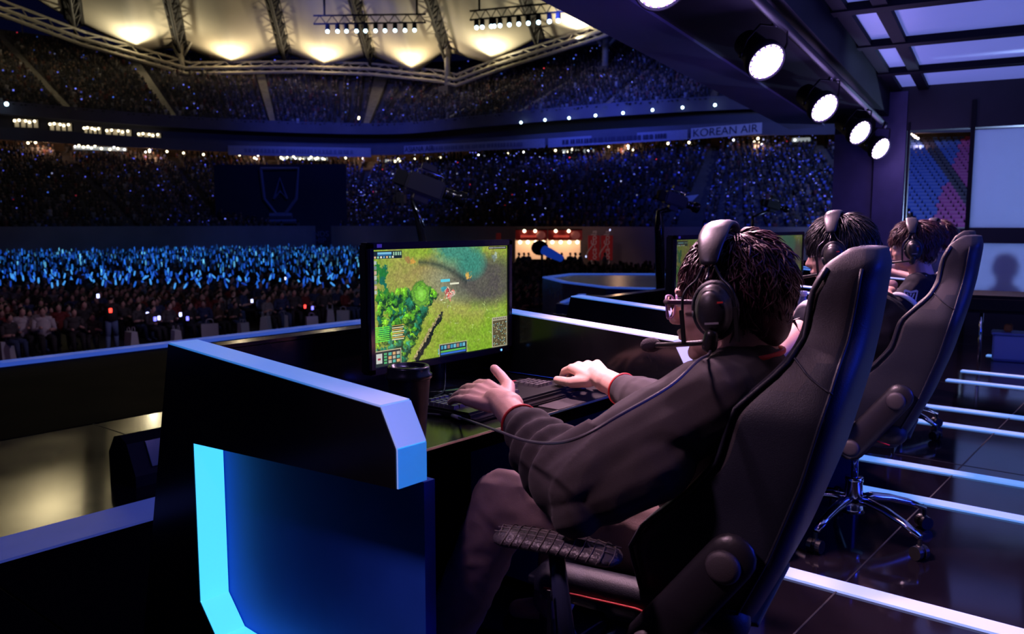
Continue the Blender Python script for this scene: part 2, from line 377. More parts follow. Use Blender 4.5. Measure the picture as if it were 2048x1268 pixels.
    C[:] *= (0.86+0.28*ns(60, 12))[..., None]
    # panels and bars of the interface
    rect(.46, .285, .53, .31, (.25, .75, .85)); rect(.53, .325, .60, .34, (.85, .85, .7))
    rect(.005, .012, .19, .075, (.05, .08, .07)); rect(.03, .02, .12, .035, (.35, .65, .8)); rect(.03, .037, .12, .05, (.12, .3, .5))
    for k in range(7): rect(.008+.019*k, .055, .020+.019*k, .07, [(.8, .6, .4), (.4, .7, .6), (.8, .8, .7), (.3, .5, .7)][k % 4])
    for k in range(4): rect(.13+.015*k, .02, .14+.015*k, .05, (.45, .65, .5))
    for k in range(7): rect(.0, .09+.042*k, .022, .12+.042*k, [(.6, .65, .6), (.3, .4, .4), (.7, .55, .45)][k % 3])
    rect(.84, .004, .995, .026, (.03, .03, .03))
    for k in range(12): rect(.845+.012*k, .009, .853+.012*k, .021, (.75, .75, .7))
    for k in range(8): rect(.0, .655+.017*k, .10, .662+.017*k, (.25, .85, .15)); rect(.115, .655+.017*k, .20-.006*(k % 3), .661+.017*k, [(.85, .55, .2), (.85, .8, .6)][k % 2])
    rect(0, .86, .175, 1, (.62, .6, .42)); rect(0, .868, .17, 1, (.07, .10, .09)); rect(.01, .885, .05, .97, (.7, .72, .68)); rect(.02, .92, .04, .94, (.5, .1, .15))
    for k in range(4): rect(.06, .885+.025*k, .08, .9+.025*k, (.2, .6, .3))
    for a in range(3):
        for b in range(3): rect(.09+.027*a, .885+.033*b, .111+.027*a, .91+.033*b, [(.2, .6, .5), (.75, .55, .3), (.6, .6, .5)][(a+b) % 3])
    rect(.445, .885, .66, 1, (.6, .58, .42)); rect(.45, .893, .655, 1, (.06, .09, .10))
    for k in range(8): rect(.458+.024*k, .90, .476+.024*k, .935, [(.15, .45, .6), (.3, .6, .7), (.5, .35, .3)][k % 3])
    rect(.455, .948, .65, .963, (.25, .62, .2)); rect(.455, .97, .65, .985, (.12, .3, .75))
    rect(.868, .70, 1, 1, (.6, .58, .45)); rect(.874, .735, .995, .99, (.22, .19, .12))
    for k in range(110):
        cx = .88+.11*r.random(); cy = .75+.23*r.random(); rect(cx, cy, cx+.006, cy+.008, [(.55, .65, .45), (.35, .28, .18), (.3, .55, .6), (.65, .6, .4)][r.integers(4)])
    for k in range(7): rect(.88+.017*k, .708, .89+.017*k, .726, (.25, .22, .18))
    return np.clip(C, 0, 1)
def screen_mesh(name, img, wd, ht, m):
    Hh, W, _ = img.shape
    xs = np.linspace(-wd/2, wd/2, W+1); zs = np.linspace(ht/2, -ht/2, Hh+1)
    gx, gz = np.meshgrid(xs, zs); co = np.stack([gx, np.zeros_like(gx), gz], -1).reshape(-1, 3)
    i = np.arange(Hh)[:, None]*(W+1)+np.arange(W)[None]; f = np.stack([i, i+W+1, i+W+2, i+1], -1).reshape(-1, 4)
    me = bpy.data.meshes.new(name); me.vertices.add(len(co)); me.vertices.foreach_set('co', co.ravel())
    me.loops.add(f.size); me.loops.foreach_set('vertex_index', f.ravel()); me.polygons.add(len(f))
    me.polygons.foreach_set('loop_start', np.arange(0, f.size, 4)); me.polygons.foreach_set('loop_total', np.full(len(f), 4)); me.update(calc_edges=True)
    a = me.color_attributes.new('Col', 'FLOAT_COLOR', 'CORNER')
    c = np.ones((len(f), 4, 4)); c[..., :3] = img.reshape(-1, 1, 3); a.data.foreach_set('color', c.ravel().astype(np.float32))
    me.materials.append(m); return me
scr_m = attr_mat('lit_screen', emit=1.0, rough=0.25)
IMG = game()**1.55
scr_big = screen_mesh('screen', IMG, 0.592, 0.336, scr_m)
IMG2 = IMG[::4, ::4]*0.5+0.04; scr_small = screen_mesh('screen_small', IMG2*np.array([.45, .45, .35]), 0.592, 0.336, scr_m)
def monitor(xc, y, label, sm):
    t = empty('monitor', (xc, y, 0.741)); tag(t, label, 'monitor', 'monitors on the gaming desks')
    z = 0.264
    c = MB().box((0, 0.022, z), (0.632, 0.036, 0.376), bev=0.006).build('casing', black_plastic, t)
    fr = MB()
    for dx, dz, sx, sz in ((0, 0.179, 0.632, 0.020), (0, -0.179, 0.632, 0.020), (-0.306, 0, 0.020, 0.376), (0.306, 0, 0.020, 0.376)): fr.box((dx, 0, z+dz), (sx, 0.014, sz), bev=0.003)
    fr.build('bezel', mat('bezel_gloss', (0.012, 0.010, 0.02), 0.15), t)
    link('screen', sm, t, (0, 0.0015, z))
    MB().box((-0.278, -0.0075, z+0.1795), (0.018, 0.001, 0.010)).build('badge', mat('badge_violet', (0.15, 0.1, 0.4), 0.4, em=(0.1, 0.05, 0.4), es=0.15), t)
    MB().lathe([(0.003, 0), (0.004, 0.002), (0.0, 0.002)], 12, M=Matrix.Rotation(math.pi/2, 3, 'X'), o=(0.255, -0.007, z-0.179)).build('power_light', quiet(mat('power_blue', (0.1, 0.2, 0.8), 0.4, em=(0.1, 0.3, 1), es=3)), t)
    MB().tube([(0, 0.05, 0.20), (0, 0.05, 0.01)], [0.022, 0.028], 14).build('stand_neck', black_plastic, t, True)
    MB().lathe([(0.0, 0.018), (0.03, 0.016), (0.09, 0.008), (0.125, 0.002), (0.128, 0.0)], 40, o=(0, 0.045, 0)).build('stand_foot', mat('foot_gloss', (0.015, 0.014, 0.012), 0.06, coat=1), t, True)
    return t
monitor(1.878, 1.80, 'large bright monitor showing a green game map, on the nearest desk', scr_big)
monitor(3.64, 1.80, 'dim monitor seen edge on behind the curly hair of the player in glasses', scr_small)
monitor(4.92, 1.93, 'dim olive monitor between the heads of the two nearest players', scr_small)
# keyboard
kb = empty('keyboard', (1.79, 1.52, 0.7405), math.radians(1)); tag(kb, 'black full size keyboard under the left hand of the player in glasses', 'keyboard')
b = MB().box((0, 0, 0.014), (0.47, 0.20, 0.022), bev=0.006).build('keyboard_body', black_plastic, kb)
MB().box((0, -0.107, 0.006), (0.47, 0.03, 0.010), bev=0.004).build('front_lip', mat('lip_gloss', (0.02, 0.018, 0.02), 0.18), kb)
keycap = mat('keycap_grey', (0.11, 0.10, 0.11), 0.38, bump=0.05)
def keymesh(wk):
    m_ = MB(); h = 0.009; a = wk/2-0.001; c = 0.0078
    m_.add([(-a, -c, 0), (a, -c, 0), (a, c, 0), (-a, c, 0), (-a+.002, -c+.0015, h), (a-.002, -c+.0015, h), (a-.002, c-.002, h), (-a+.002, c-.002, h)],
           [(0, 1, 5, 4), (1, 2, 6, 5), (2, 3, 7, 6), (3, 0, 4, 7), (4, 5, 6, 7)]); return m_.mesh('key', keycap)
KM = {}
def keys(x, y, wk, name='key'):
    if wk not in KM: KM[wk] = keymesh(wk)
    link(name, KM[wk], kb, (x, y, 0.025))
p = 0.0188; x0 = -0.225
rows = [[1]*13+[2], [1.5]+[1]*12+[1.5], [1.75]+[1]*11+[2.25], [2.25]+[1]*10+[2.75], [1.25]*3+[6.25]+[1.25]*4]
nk = 0
for r_, row in enumerate(rows):
    x = x0
    for wk in row: keys(x+wk*p/2, 0.045-r_*p, wk*p); x += wk*p; nk += 1
for k in range(12): keys(x0+p*(1.8+k+0.4*(k//4)), 0.075, p)
keys(x0+p/2, 0.075, p)
for r_ in range(5):
    for k in range(4):
        if nk < 95: keys(0.152+k*p, 0.045-r_*p, p); nk += 1
for k in range(3):
    for yy_ in (0.045, 0.045-p): keys(0.072+k*p+0.002, yy_, p)
MB().box((0.182, 0.083, 0.0255), (0.018, 0.010, 0.002)).build('red_badge', quiet(mat('red_badge', (0.4, 0.02, 0.05), 0.4, em=(1, 0.05, 0.15), es=0.25)), kb)
# tray, mouse mat, mouse, cup
o = MB().box((2.075, 1.46, 0.7415), (0.34, 0.27, 0.003), bev=0.0012).build('mouse_mat', mat('mat_cloth', (0.022, 0.018, 0.022), 0.85, bump=0.3, bscale=800)); o.location.x = -0.085
tag(o, 'black cloth mouse mat under the right hand', 'mouse mat')
m_ = MB(); m_.ell((0, 0, 0.012), (0.030, 0.060, 0.026)); m_.box((0, 0, 0.004), (0.056, 0.11, 0.008))
ms = m_.blob('mouse', black_plastic, None, 0.003, 2); ms.location = (2.085, 1.475, 0.7445); ms.rotation_euler = (0, 0, -0.5); tag(ms, 'small black computer mouse held in the right hand', 'mouse')
MB().tube([(0, 0.02, 0.036), (0, 0.045, 0.031)], 0.004, 8).build('scroll_wheel', mat('wheel_green', (0.02, 0.1, 0.05), 0.4, em=(0.05, 0.5, 0.25), es=0.3), ms, True)
cup = empty('coffee_cup', (1.318, 1.385, 0.741)); cup.scale = (1.15, 1.15, 1.16); tag(cup, 'tall black paper coffee cup with a domed lid on the near desk', 'cup')
MB().lathe([(0.0, 0), (0.031, 0), (0.032, 0.004), (0.043, 0.135), (0.0445, 0.137), (0.0, 0.137)], 40).build('cup_body', mat('cup_paper', (0.010, 0.008, 0.014), 0.42, bump=0.1), cup, True)
lid = MB().lathe([(0.045, 0.133), (0.047, 0.136), (0.047, 0.142), (0.043, 0.145), (0.0425, 0.155), (0.040, 0.159), (0.036, 0.158), (0.034, 0.153), (0, 0.152)], 40).build('lid', mat('lid_plastic', (0.012, 0.012, 0.016), 0.25), cup, True)
mb = MB()
for k in range(7): mb.box((0.020*math.cos(k*.9), 0.020*math.sin(k*.9), 0.1525), (0.008, 0.003, 0.0015), Matrix.Rotation(k*.9, 3, 'Z'))
mb.build('raised_marks', black_plastic, lid)
def cable(name, pts, r, label, m=black_plastic, n=10):
    o = MB().tube(spline(pts, n), r, 8).build(name, m, None, True); tag(o, label, 'cable'); return o
cable('cable', [(1.93, 1.86, 0.86), (1.87, 1.80, 0.79), (1.80, 1.74, 0.745), (1.72, 1.70, 0.745)], 0.0028, 'thin black cable hanging down behind the bright monitor')
cable('cable', [(1.98, 1.90, 0.745), (1.95, 1.78, 0.748), (1.93, 1.70, 0.748), (1.90, 1.64, 0.747)], 0.0025, 'black cable running from the monitor foot to the keyboard')
cable('cable', [(2.08, 1.78, 0.745), (2.07, 1.75, 0.775), (2.05, 1.72, 0.765), (2.03, 1.66, 0.75)], 0.002, 'pale grey cable looped up behind the keyboard', mat('pale_cable', (0.4, 0.4, 0.42), 0.5))
# water bottle on the second desk
def bottle(x, y, label):
    t = empty('water_bottle', (x, y, 0.741)); tag(t, label, 'bottle', 'water bottles on the desks')
    MB().lathe([(0, 0), (0.030, 0), (0.032, 0.01), (0.030, 0.05), (0.032, 0.09), (0.032, 0.14), (0.014, 0.185), (0.014, 0.195), (0, 0.195)], 24).build('bottle_body', mat('bottle_plastic', (0.55, 0.65, 0.9), 0.12, trans=0.7), t, True)
    MB().lathe([(0.0335, 0.06), (0.0335, 0.125)], 24).build('bottle_label', mat('label_blue', (0.10, 0.12, 0.4), 0.5), t, True)
    MB().lathe([(0.0165, 0.19), (0.0165, 0.212), (0, 0.212)], 20).build('bottle_cap', mat('cap_white', (0.6, 0.65, 0.8), 0.4), t, True)
q = PZ(1607, 592, 0.741); bottle(3.63, 1.33, 'clear water bottle with a white cap, right of the curly haired head'); bottle(2.92, 1.50, 'clear water bottle glimpsed behind the glasses lens')

# ---------------------------------------------------------------- gaming chairs
REAR = [(0.40, -0.165), (0.50, -0.215), (0.62, -0.270), (0.78, -0.325), (0.94, -0.365), (1.04, -0.385), (1.12, -0.395), (1.17, -0.40), (1.205, -0.392)]
FRONT = [(0.40, -0.05), (0.45, -0.01), (0.50, 0.02), (0.60, 0.045), (0.65, 0.02), (0.73, -0.07), (0.80, -0.125), (0.90, -0.150), (0.985, -0.235), (1.035, -0.26), (1.08, -0.265), (1.12, -0.27), (1.17, -0.295), (1.205, -0.34)]
WID = [(0.40, 0.20), (0.50, 0.24), (0.60, 0.25), (0.70, 0.245), (0.80, 0.25), (0.90, 0.252), (0.98, 0.215), (1.03, 0.165), (1.08, 0.150), (1.14, 0.148), (1.18, 0.13), (1.205, 0.09)]
def ip(tab, z): return float(np.interp(z, [a for a, _ in tab], [b for _, b in tab]))
def make_chair(recl=0.0):
    t = empty('gaming_chair')
    zs = np.concatenate([np.linspace(0.40, 1.15, 30), [1.17, 1.188, 1.199, 1.205]])
    def sect(z):
        wd = ip(WID, z); yr = ip(REAR, z); yf = ip(FRONT, z); dish = max(0.03, (yf-yr)*0.42)
        k = 0.030 if z < 1.17 else 0.018
        return wd, yr, yf, dish, k
    sh = MB(); ring = None; N = 0
    rows_ = []
    for z in zs:
        wd, yr, yf, dish, k = sect(z); k = min(k, wd*0.4, (yf-yr)*0.4)
        pts = [(-wd+k*1.6, yr), (-wd*0.4, yr-0.004), (0, yr-0.006), (wd*0.4, yr-0.004), (wd-k*1.6, yr), (wd-k*.4, yr+k*.4), (wd, yr+k*1.6), (wd, (yr+yf)/2), (wd, yf-k*.8), (wd-k*.4, yf-k*.1), (wd-k*1.2, yf),
               (wd-k*2.2, yf-dish*.35), (wd*0.55, yf-dish), (0, yf-dish*1.1), (-wd*0.55, yf-dish), (-(wd-k*2.2), yf-dish*.35), (-(wd-k*1.2), yf), (-(wd-k*.4), yf-k*.1), (-wd, yf-k*.8), (-wd, (yr+yf)/2), (-wd, yr+k*1.6), (-(wd-k*.4), yr+k*.4)]
        rows_.append([(x, y, z) for x, y in pts])
    N = len(rows_[0]); vs = [p for r_ in rows_ for p in r_]; fs = []; mi = []
    for i in range(len(rows_)-1):
        for k in range(N):
            fs.append((i*N+k, i*N+(k+1) % N, (i+1)*N+(k+1) % N, (i+1)*N+k))
    fs.append(tuple(range(N))[::-1]); fs.append(tuple((len(rows_)-1)*N+k for k in range(N)))
    sh.add(vs, fs)
    for j, f in enumerate(sh.f[:-2]):
        k = j % N; z = rows_[j//N][0][2]
        # side wing upholstery is charcoal above the shoulder seam, the rear shell and flank are darker
        sh.m[j] = 1 if (k in (6, 7, 18, 19) and (z > (0.93 if k in (7, 18) else 0.97))) or 8 <= k <= 17 else 0
    o = sh.build('backrest', [leather_dark, leather], t, True); sd = o.modifiers.new('s', 'SUBSURF'); sd.levels = 1; sd.render_levels = 2
    def edge(off, wf, nm, m, r=0.0032, lo=0.45, hi=1.165, s=(-1, 1)):
        for sg in s:
            pts = []
            for z in np.linspace(lo, hi, 34):
                wd, yr, yf, dish, k = sect(z); pts.append((sg*(wd-0.001)*wf, off(yr, yf), z))
            MB().tube(pts, r, 6).build(nm, m, o, True)
    edge(lambda a, b_: b_-0.013, 1.005, 'piping', leather_dark, 0.0055)
    edge(lambda a, b_: a+0.034, 1.0, 'piping', leather_dark, 0.003)
    # seam across the wing
    for sg in (-1, 1):
        pts = []
        for q_ in np.linspace(0, 1, 14):
            z = 1.00-0.055*q_; wd, yr, yf, dish, k = sect(z); pts.append((sg*(wd+0.0005), yf-0.02-(yf-yr-0.05)*q_, z))
        MB().tube(pts, 0.0022, 6).build('seam', leather_dark, o, True)
    # seat
    s_ = MB(); s_.box((0, 0.02, 0.455), (0.40, 0.46, 0.07), bev=0.03); s_.box((0, 0.24, 0.46), (0.46, 0.10, 0.08), bev=0.03)
    for sg in (-1, 1): s_.cap((sg*0.215, -0.16, 0.475), (sg*0.215, 0.22, 0.48), 0.045, 0.042)
    st_ = s_.blob('seat', leather_dark, t, 0.01, 3)
    for sg in (-1, 1): MB().tube([(sg*0.262, y_, 0.478-0.25*max(0, -y_)) for y_ in np.linspace(-.15, .22, 10)], 0.003, 6).build('red_piping', red_thread, st_, True)
    MB().box((0, 0.0, 0.385), (0.22, 0.30, 0.05), bev=0.01).build('tilt_mechanism', dark_metal, t)
    for sg in (-1, 1):
        br = MB(); M_ = Matrix.Rotation(math.pi/2, 3, 'Y')
        lo_ = Vector((sg*0.285, -0.02, 0.42)); hi_ = Vector((sg*0.285, -0.175, 0.625))
        d_ = (hi_-lo_); 
        br.cap(lo_, hi_, 0.052, 0.048, 18)
        for p_ in br.v[:]: pass
        br.v = [((a-sg*0.285)*0.42+sg*0.272, b_, c_) for a, b_, c_ in br.v]
        k_ = br.build('recliner_cover', mat('cover_plastic', (0.012, 0.011, 0.016), 0.38, bump=0.1), t, True)
        MB().lathe([(0, 0.010), (0.022, 0.010), (0.030, 0.006), (0.034, 0.0)], 24, M=Matrix.Rotation(sg*math.pi/2, 3, 'Y'), o=(sg*0.292, -0.165, 0.612)).build('pivot_cap', leather, k_, True)
        MB().lathe([(0, 0.012), (0.018, 0.012), (0.028, 0.008), (0.034, 0.0)], 24, M=Matrix.Rotation(sg*math.pi/2, 3, 'Y'), o=(sg*0.292, -0.02, 0.42)).build('pivot_cap', leather, k_, True)
        # armrest
        ar = MB().tube([(sg*0.20, 0.10, 0.39), (sg*0.31, 0.11, 0.40), (sg*0.345, 0.13, 0.43), (sg*0.35, 0.15, 0.60)], [0.022, 0.024, 0.024, 0.020], 10, flat=0.7).build('armrest_post', mat('post_blue_black', (0.02, 0.025, 0.06), 0.25, var=0.1), t, True)
        MB().box((sg*0.370, 0.155, 0.48), (0.003, 0.008, 0.10)).build('height_slot', chrome, ar)
        pad = MB()
        pad.cap((sg*0.35, 0.085, 0.62), (sg*0.35, 0.275, 0.62), 0.043, 0.043, 20); pad.v = [(a, b_, (c_-0.62)*0.42+0.62-0.4*(b_-0.18)**2) for a, b_, c_ in pad.v]; pad.v = [(a, b_-0.03, c_) for a, b_, c_ in pad.v]
        po = pad.build('armrest_pad', mat('woven_pad', (0.05, 0.045, 0.055), 0.33, bump=0.9, bscale=160), t, True)
        lc = MB()
        for j in range(13):
            y_ = 0.025+j*0.0205
            pts = [(sg*0.35+0.0445*math.cos(a)*(1 if 0 < j < 12 else .7), y_+0.006*math.sin(2*a), 0.62-0.4*(y_-0.15)**2+0.0195*math.sin(a)) for a in np.linspace(-0.3, math.pi+0.3, 12)]
            lc.tube(pts, 0.0011, 5)
        for q_ in (-0.018, 0.0, 0.018): lc.tube([(sg*0.35+q_, y_, 0.6375-abs(q_)*.1-0.4*(y_-0.15)**2) for y_ in np.linspace(0.02, 0.28, 12)], 0.0013, 5)
        lc.build('lacing', mat('lacing', (0.10, 0.085, 0.09), 0.5), po, True)
    # base
    hub = MB(); hub.lathe([(0.0, 0.085), (0.045, 0.085), (0.038, 0.10), (0.033, 0.21), (0.036, 0.215), (0.036, 0.23), (0.024, 0.232), (0, 0.232)], 24)
    b_ = hub.build('hub', chrome, t, True)
    MB().tube([(0, 0, 0.22), (0, 0, 0.37)], 0.014, 16).build('gas_lift', mat('lift_blue_steel', (0.15, 0.2, 0.45), 0.2, 0.9), t, True)
    MB().tube([(0.04, 0.10, 0.37), (0.10, 0.2, 0.36), (0.14, 0.24, 0.345)], 0.006, 8).build('lever', dark_metal, t, True)
    for k in range(5):
        a = math.radians(20+72*k); d_ = Vector((math.cos(a), math.sin(a), 0))
        pts = [d_*r_+Vector((0, 0, z_)) for r_, z_ in ((0.02, 0.135), (0.08, 0.145), (0.16, 0.135), (0.24, 0.115), (0.315, 0.085))]
        MB().tube(pts, [0.026, 0.024, 0.021, 0.018, 0.014], 10, flat=0.75).build('base_arm', chrome, t, True)
        c_ = MB(); e_ = d_*0.315; sd_ = Vector((-d_.y, d_.x, 0))
        c_.tube([e_+Vector((0, 0, 0.08)), e_+Vector((0, 0, 0.05))], 0.008, 8)
        for sg in (-1, 1): c_.tube([e_+sd_*sg*0.008+Vector((0, 0, 0.0265)), e_+sd_*sg*0.026+Vector((0, 0, 0.0265))], 0.0262, 18)
        c_.ell(e_+Vector((0, 0, 0.035)), (0.022, 0.022, 0.022), seg=12)
        c_.build('caster', black_plastic, t)
    return t
ch0 = make_chair()
def place(c, x, y, rz, label, sc=1.0):
    c.location = (x, y, 0); c.rotation_euler = (0, 0, math.radians(rz)); tag(c, label, 'chair', 'gaming chairs behind the desks'); return c
place(ch0, 1.665, 0.865, 11, 'nearest high-backed gaming chair, holding the player in glasses')
place(copy_tree(ch0), 3.43, 1.02, 9, 'second gaming chair on a chrome five-arm base, beyond the nearest chair')
place(copy_tree(ch0), 5.35, 1.40, 10, 'third gaming chair, behind the player with the white-trimmed jersey')
place(copy_tree(ch0), 6.93, 1.80, 8, 'farthest gaming chair of the row')
# ================================================================ PEOPLE
def head_blob(mb, Hc, R, S):
    def T(p): return Hc+R @ (Vector(p)*S)
    def e(c, r): mb.ell(T(c), tuple(q*S for q in r), R, 16)
    e((0, -0.012, 0.030), (0.074, 0.092, 0.088)); e((0, 0.028, -0.030), (0.060, 0.062, 0.076)); e((0, 0.030, -0.072), (0.047, 0.050, 0.036))
    e((0, 0.064, -0.098), (0.022, 0.018, 0.017)); e((0, 0.078, 0.022), (0.048, 0.016, 0.012)); e((0, 0.082, -0.063), (0.026, 0.012, 0.014))
    e((0, 0.091, -0.057), (0.019, 0.009, 0.0055)); e((0, 0.089, -0.069), (0.016, 0.009, 0.006))
    mb.cap(T((0, 0.085, 0.006)), T((0, 0.103, -0.032)), 0.0075*S, 0.0115*S, 10); e((0, 0.096, -0.036), (0.016, 0.011, 0.008))
    for sg in (-1, 1): e((sg*0.034, 0.056, -0.030), (0.027, 0.026, 0.026)); e((sg*0.076, -0.004, -0.008), (0.008, 0.018, 0.031))
def hand(mb, wr, Fd, Nd, ts, curls, spread=0.05, S=1.0, thumb=((0.65, 0.70, -0.15), (0.40, 0.9, -0.1), (0.3, 0.95, -0.1))):
    wr = Vector(wr); y = Vector(Fd).normalized(); z = (Vector(Nd)-y*Vector(Nd).dot(y)).normalized(); x = y.cross(z)
    def T(a, b, c): return wr+(x*a+y*b+z*c)*S
    xs = [0.029, 0.0095, -0.0105, -0.0295]; ky = [0.086, 0.091, 0.085, 0.075]
    ln = [(0.042, 0.026, 0.020), (0.046, 0.030, 0.021), (0.042, 0.027, 0.020), (0.033, 0.020, 0.017)]
    mb.ell(T(0, 0.045, -0.005), (0.036*S, 0.050*S, 0.014*S), Matrix((x, y, z)).transposed(), 14)
    mb.cap(T(0, -0.03, 0), T(0, 0.02, 0), 0.026*S, 0.022*S)
    for i in range(4):
        a = ts*xs[i]; mb.cap(T(a*0.55, 0.01, -0.002), T(a, ky[i], 0), 0.014*S, 0.0115*S, 10)
        p = T(a, ky[i], 0); an = 0; sp = ts*spread*(1.5-i)
        for j, L in enumerate(ln[i]):
            an += curls[i][j]; d = (y*math.cos(an)*math.cos(sp)+x*math.sin(sp)*math.cos(an)-z*math.sin(an)).normalized()
            q = p+d*L*S; r0 = (0.0100-0.0009*j)*(0.9 if i == 3 else 1)*S; mb.cap(p, q, r0, r0*0.92, 10); p = q
    p = T(ts*0.022, 0.012, -0.008)
    for (a, b, c), L, r in zip(thumb, (0.046, 0.034, 0.027), (0.0145, 0.0115, 0.0105)):
        d = (x*a*ts+y*b+z*c).normalized(); q = p+d*L*S; mb.cap(p, q, r*S, r*0.9*S, 10); p = q
def hair(body, Hc, R, S, m, n, rad, cen, L, curl, seed, fringe=0.30, back=-0.62, side=-0.25):
    r = random.Random(seed); rad = Vector(rad)*S; cen = Vector(cen)*S
    base = MB(); base.ell(Hc+R @ (cen+Vector((0, -0.006*S, 0.004*S))), tuple(q*0.93 for q in rad), R, 20)
    base.ell(Hc+R @ (cen+Vector((0, -0.035, -0.035))*S), (rad.x*0.86, rad.y*0.66, rad.z*0.86), R, 18)
    base.ell(Hc+R @ (cen+Vector((0, -0.052, -0.070))*S), (rad.x*0.74, rad.y*0.42, rad.z*0.62), R, 16)
    h = MB(); k = 0
    def okdir(d):
        if d.y > 0.28: return d.z > fringe
        if d.y > -0.15: return d.z > side
        return d.z > back
    while k < n:
        d = Vector((r.gauss(0, 1), r.gauss(0, 1), r.gauss(0, 1))).normalized()
        if not okdir(d): continue
        k += 1
        p = cen+Vector((d.x*rad.x, d.y*rad.y, d.z*rad.z))*0.94; nn = Vector((d.x/rad.x, d.y/rad.y, d.z/rad.z)).normalized()
        g = Vector((0, 0.35 if d.y > 0 else -0.1, -1)); c = (g-nn*g.dot(nn))
        c = (c.normalized() if c.length > 1e-3 else Vector((0, 1, 0)))+Vector((r.uniform(-1, 1), r.uniform(-1, 1), r.uniform(-.6, .8)))*curl
        c = (c-nn*c.dot(nn)*0.7).normalized(); l_ = L*S*r.uniform(0.7, 1.25)*(1.5 if d.z < -0.35 and d.y < 0 else 1); lift = r.uniform(0.05, 0.34)*(1+curl*0.5); w_ = nn.cross(c)
        pts = []; cw = r.uniform(-1, 1)*curl
        for j in range(5):
            t = j/4; q = p+c*l_*t+nn*(l_*lift*math.sin(t*2.6)*0.62-0.002)+w_*l_*cw*0.5*t*t
            pts.append(Hc+R @ q)
        w0 = r.uniform(0.0014, 0.0036)*S; h.tube(pts, [w0, w0*1.05, w0*0.85, w0*0.55, w0*0.12], 4, cap=False)
    n0 = len(base.v)
    # remeshed skull cap plus the locks in one mesh
    bo = base.blob('hair', m, None, 0.008*S, 4)
    # clear the face opening
    bm = bmesh.new(); bm.from_mesh(bo.data); Ri = R.transposed(); kill = []
    for v in bm.verts:
        q = (Ri @ (v.co-Hc)-cen); d = Vector((q.x/rad.x, q.y/rad.y, q.z/rad.z)); d = d.normalized()
        if not okdir(d) and d.y > -0.5: kill.append(v)
    bmesh.ops.delete(bm, geom=kill, context='VERTS')
    hm = h.mesh('locks', m, True); bm.from_mesh(hm); bm.to_mesh(bo.data); bm.free()
    bo.data.polygons.foreach_set('use_smooth', [True]*len(bo.data.polygons)); bo.data.materials.clear(); bo.data.materials.append(m)
    bo.parent = body; return bo
def eyes(body, Hc, R, S):
    for sg in (-1, 1):
        c = Hc+R @ (Vector((sg*0.030, 0.079, 0.002))*S)
        e = MB().ell(c, 0.0105*S, seg=12).build('eye', mat('eye_white', (0.6, 0.55, 0.55), 0.2), body, True)
        MB().ell(c+R @ (Vector((0, 0.0065, -0.001))*S), 0.0055*S, seg=10).build('iris', mat('iris_dark', (0.01, 0.006, 0.005), 0.1), e, True)
        MB().cap(Hc+R @ (Vector((sg*0.018, 0.090, 0.020))*S), Hc+R @ (Vector((sg*0.046, 0.080, 0.023))*S), 0.0028*S, 0.002*S, 6).build('eyebrow', hair_black, body, True)
def folds(amp, sc, seed=0.0):
    def f(p):
        a = noise.noise(Vector((p.x*sc+seed, p.y*sc, p.z*sc*1.3))); b = noise.noise(Vector((p.x*sc*2.3, p.y*sc*2.3+seed, p.z*sc*2.3)))
        return amp*((1-abs(a)*2.6)*0.8+b*0.6)
    return f
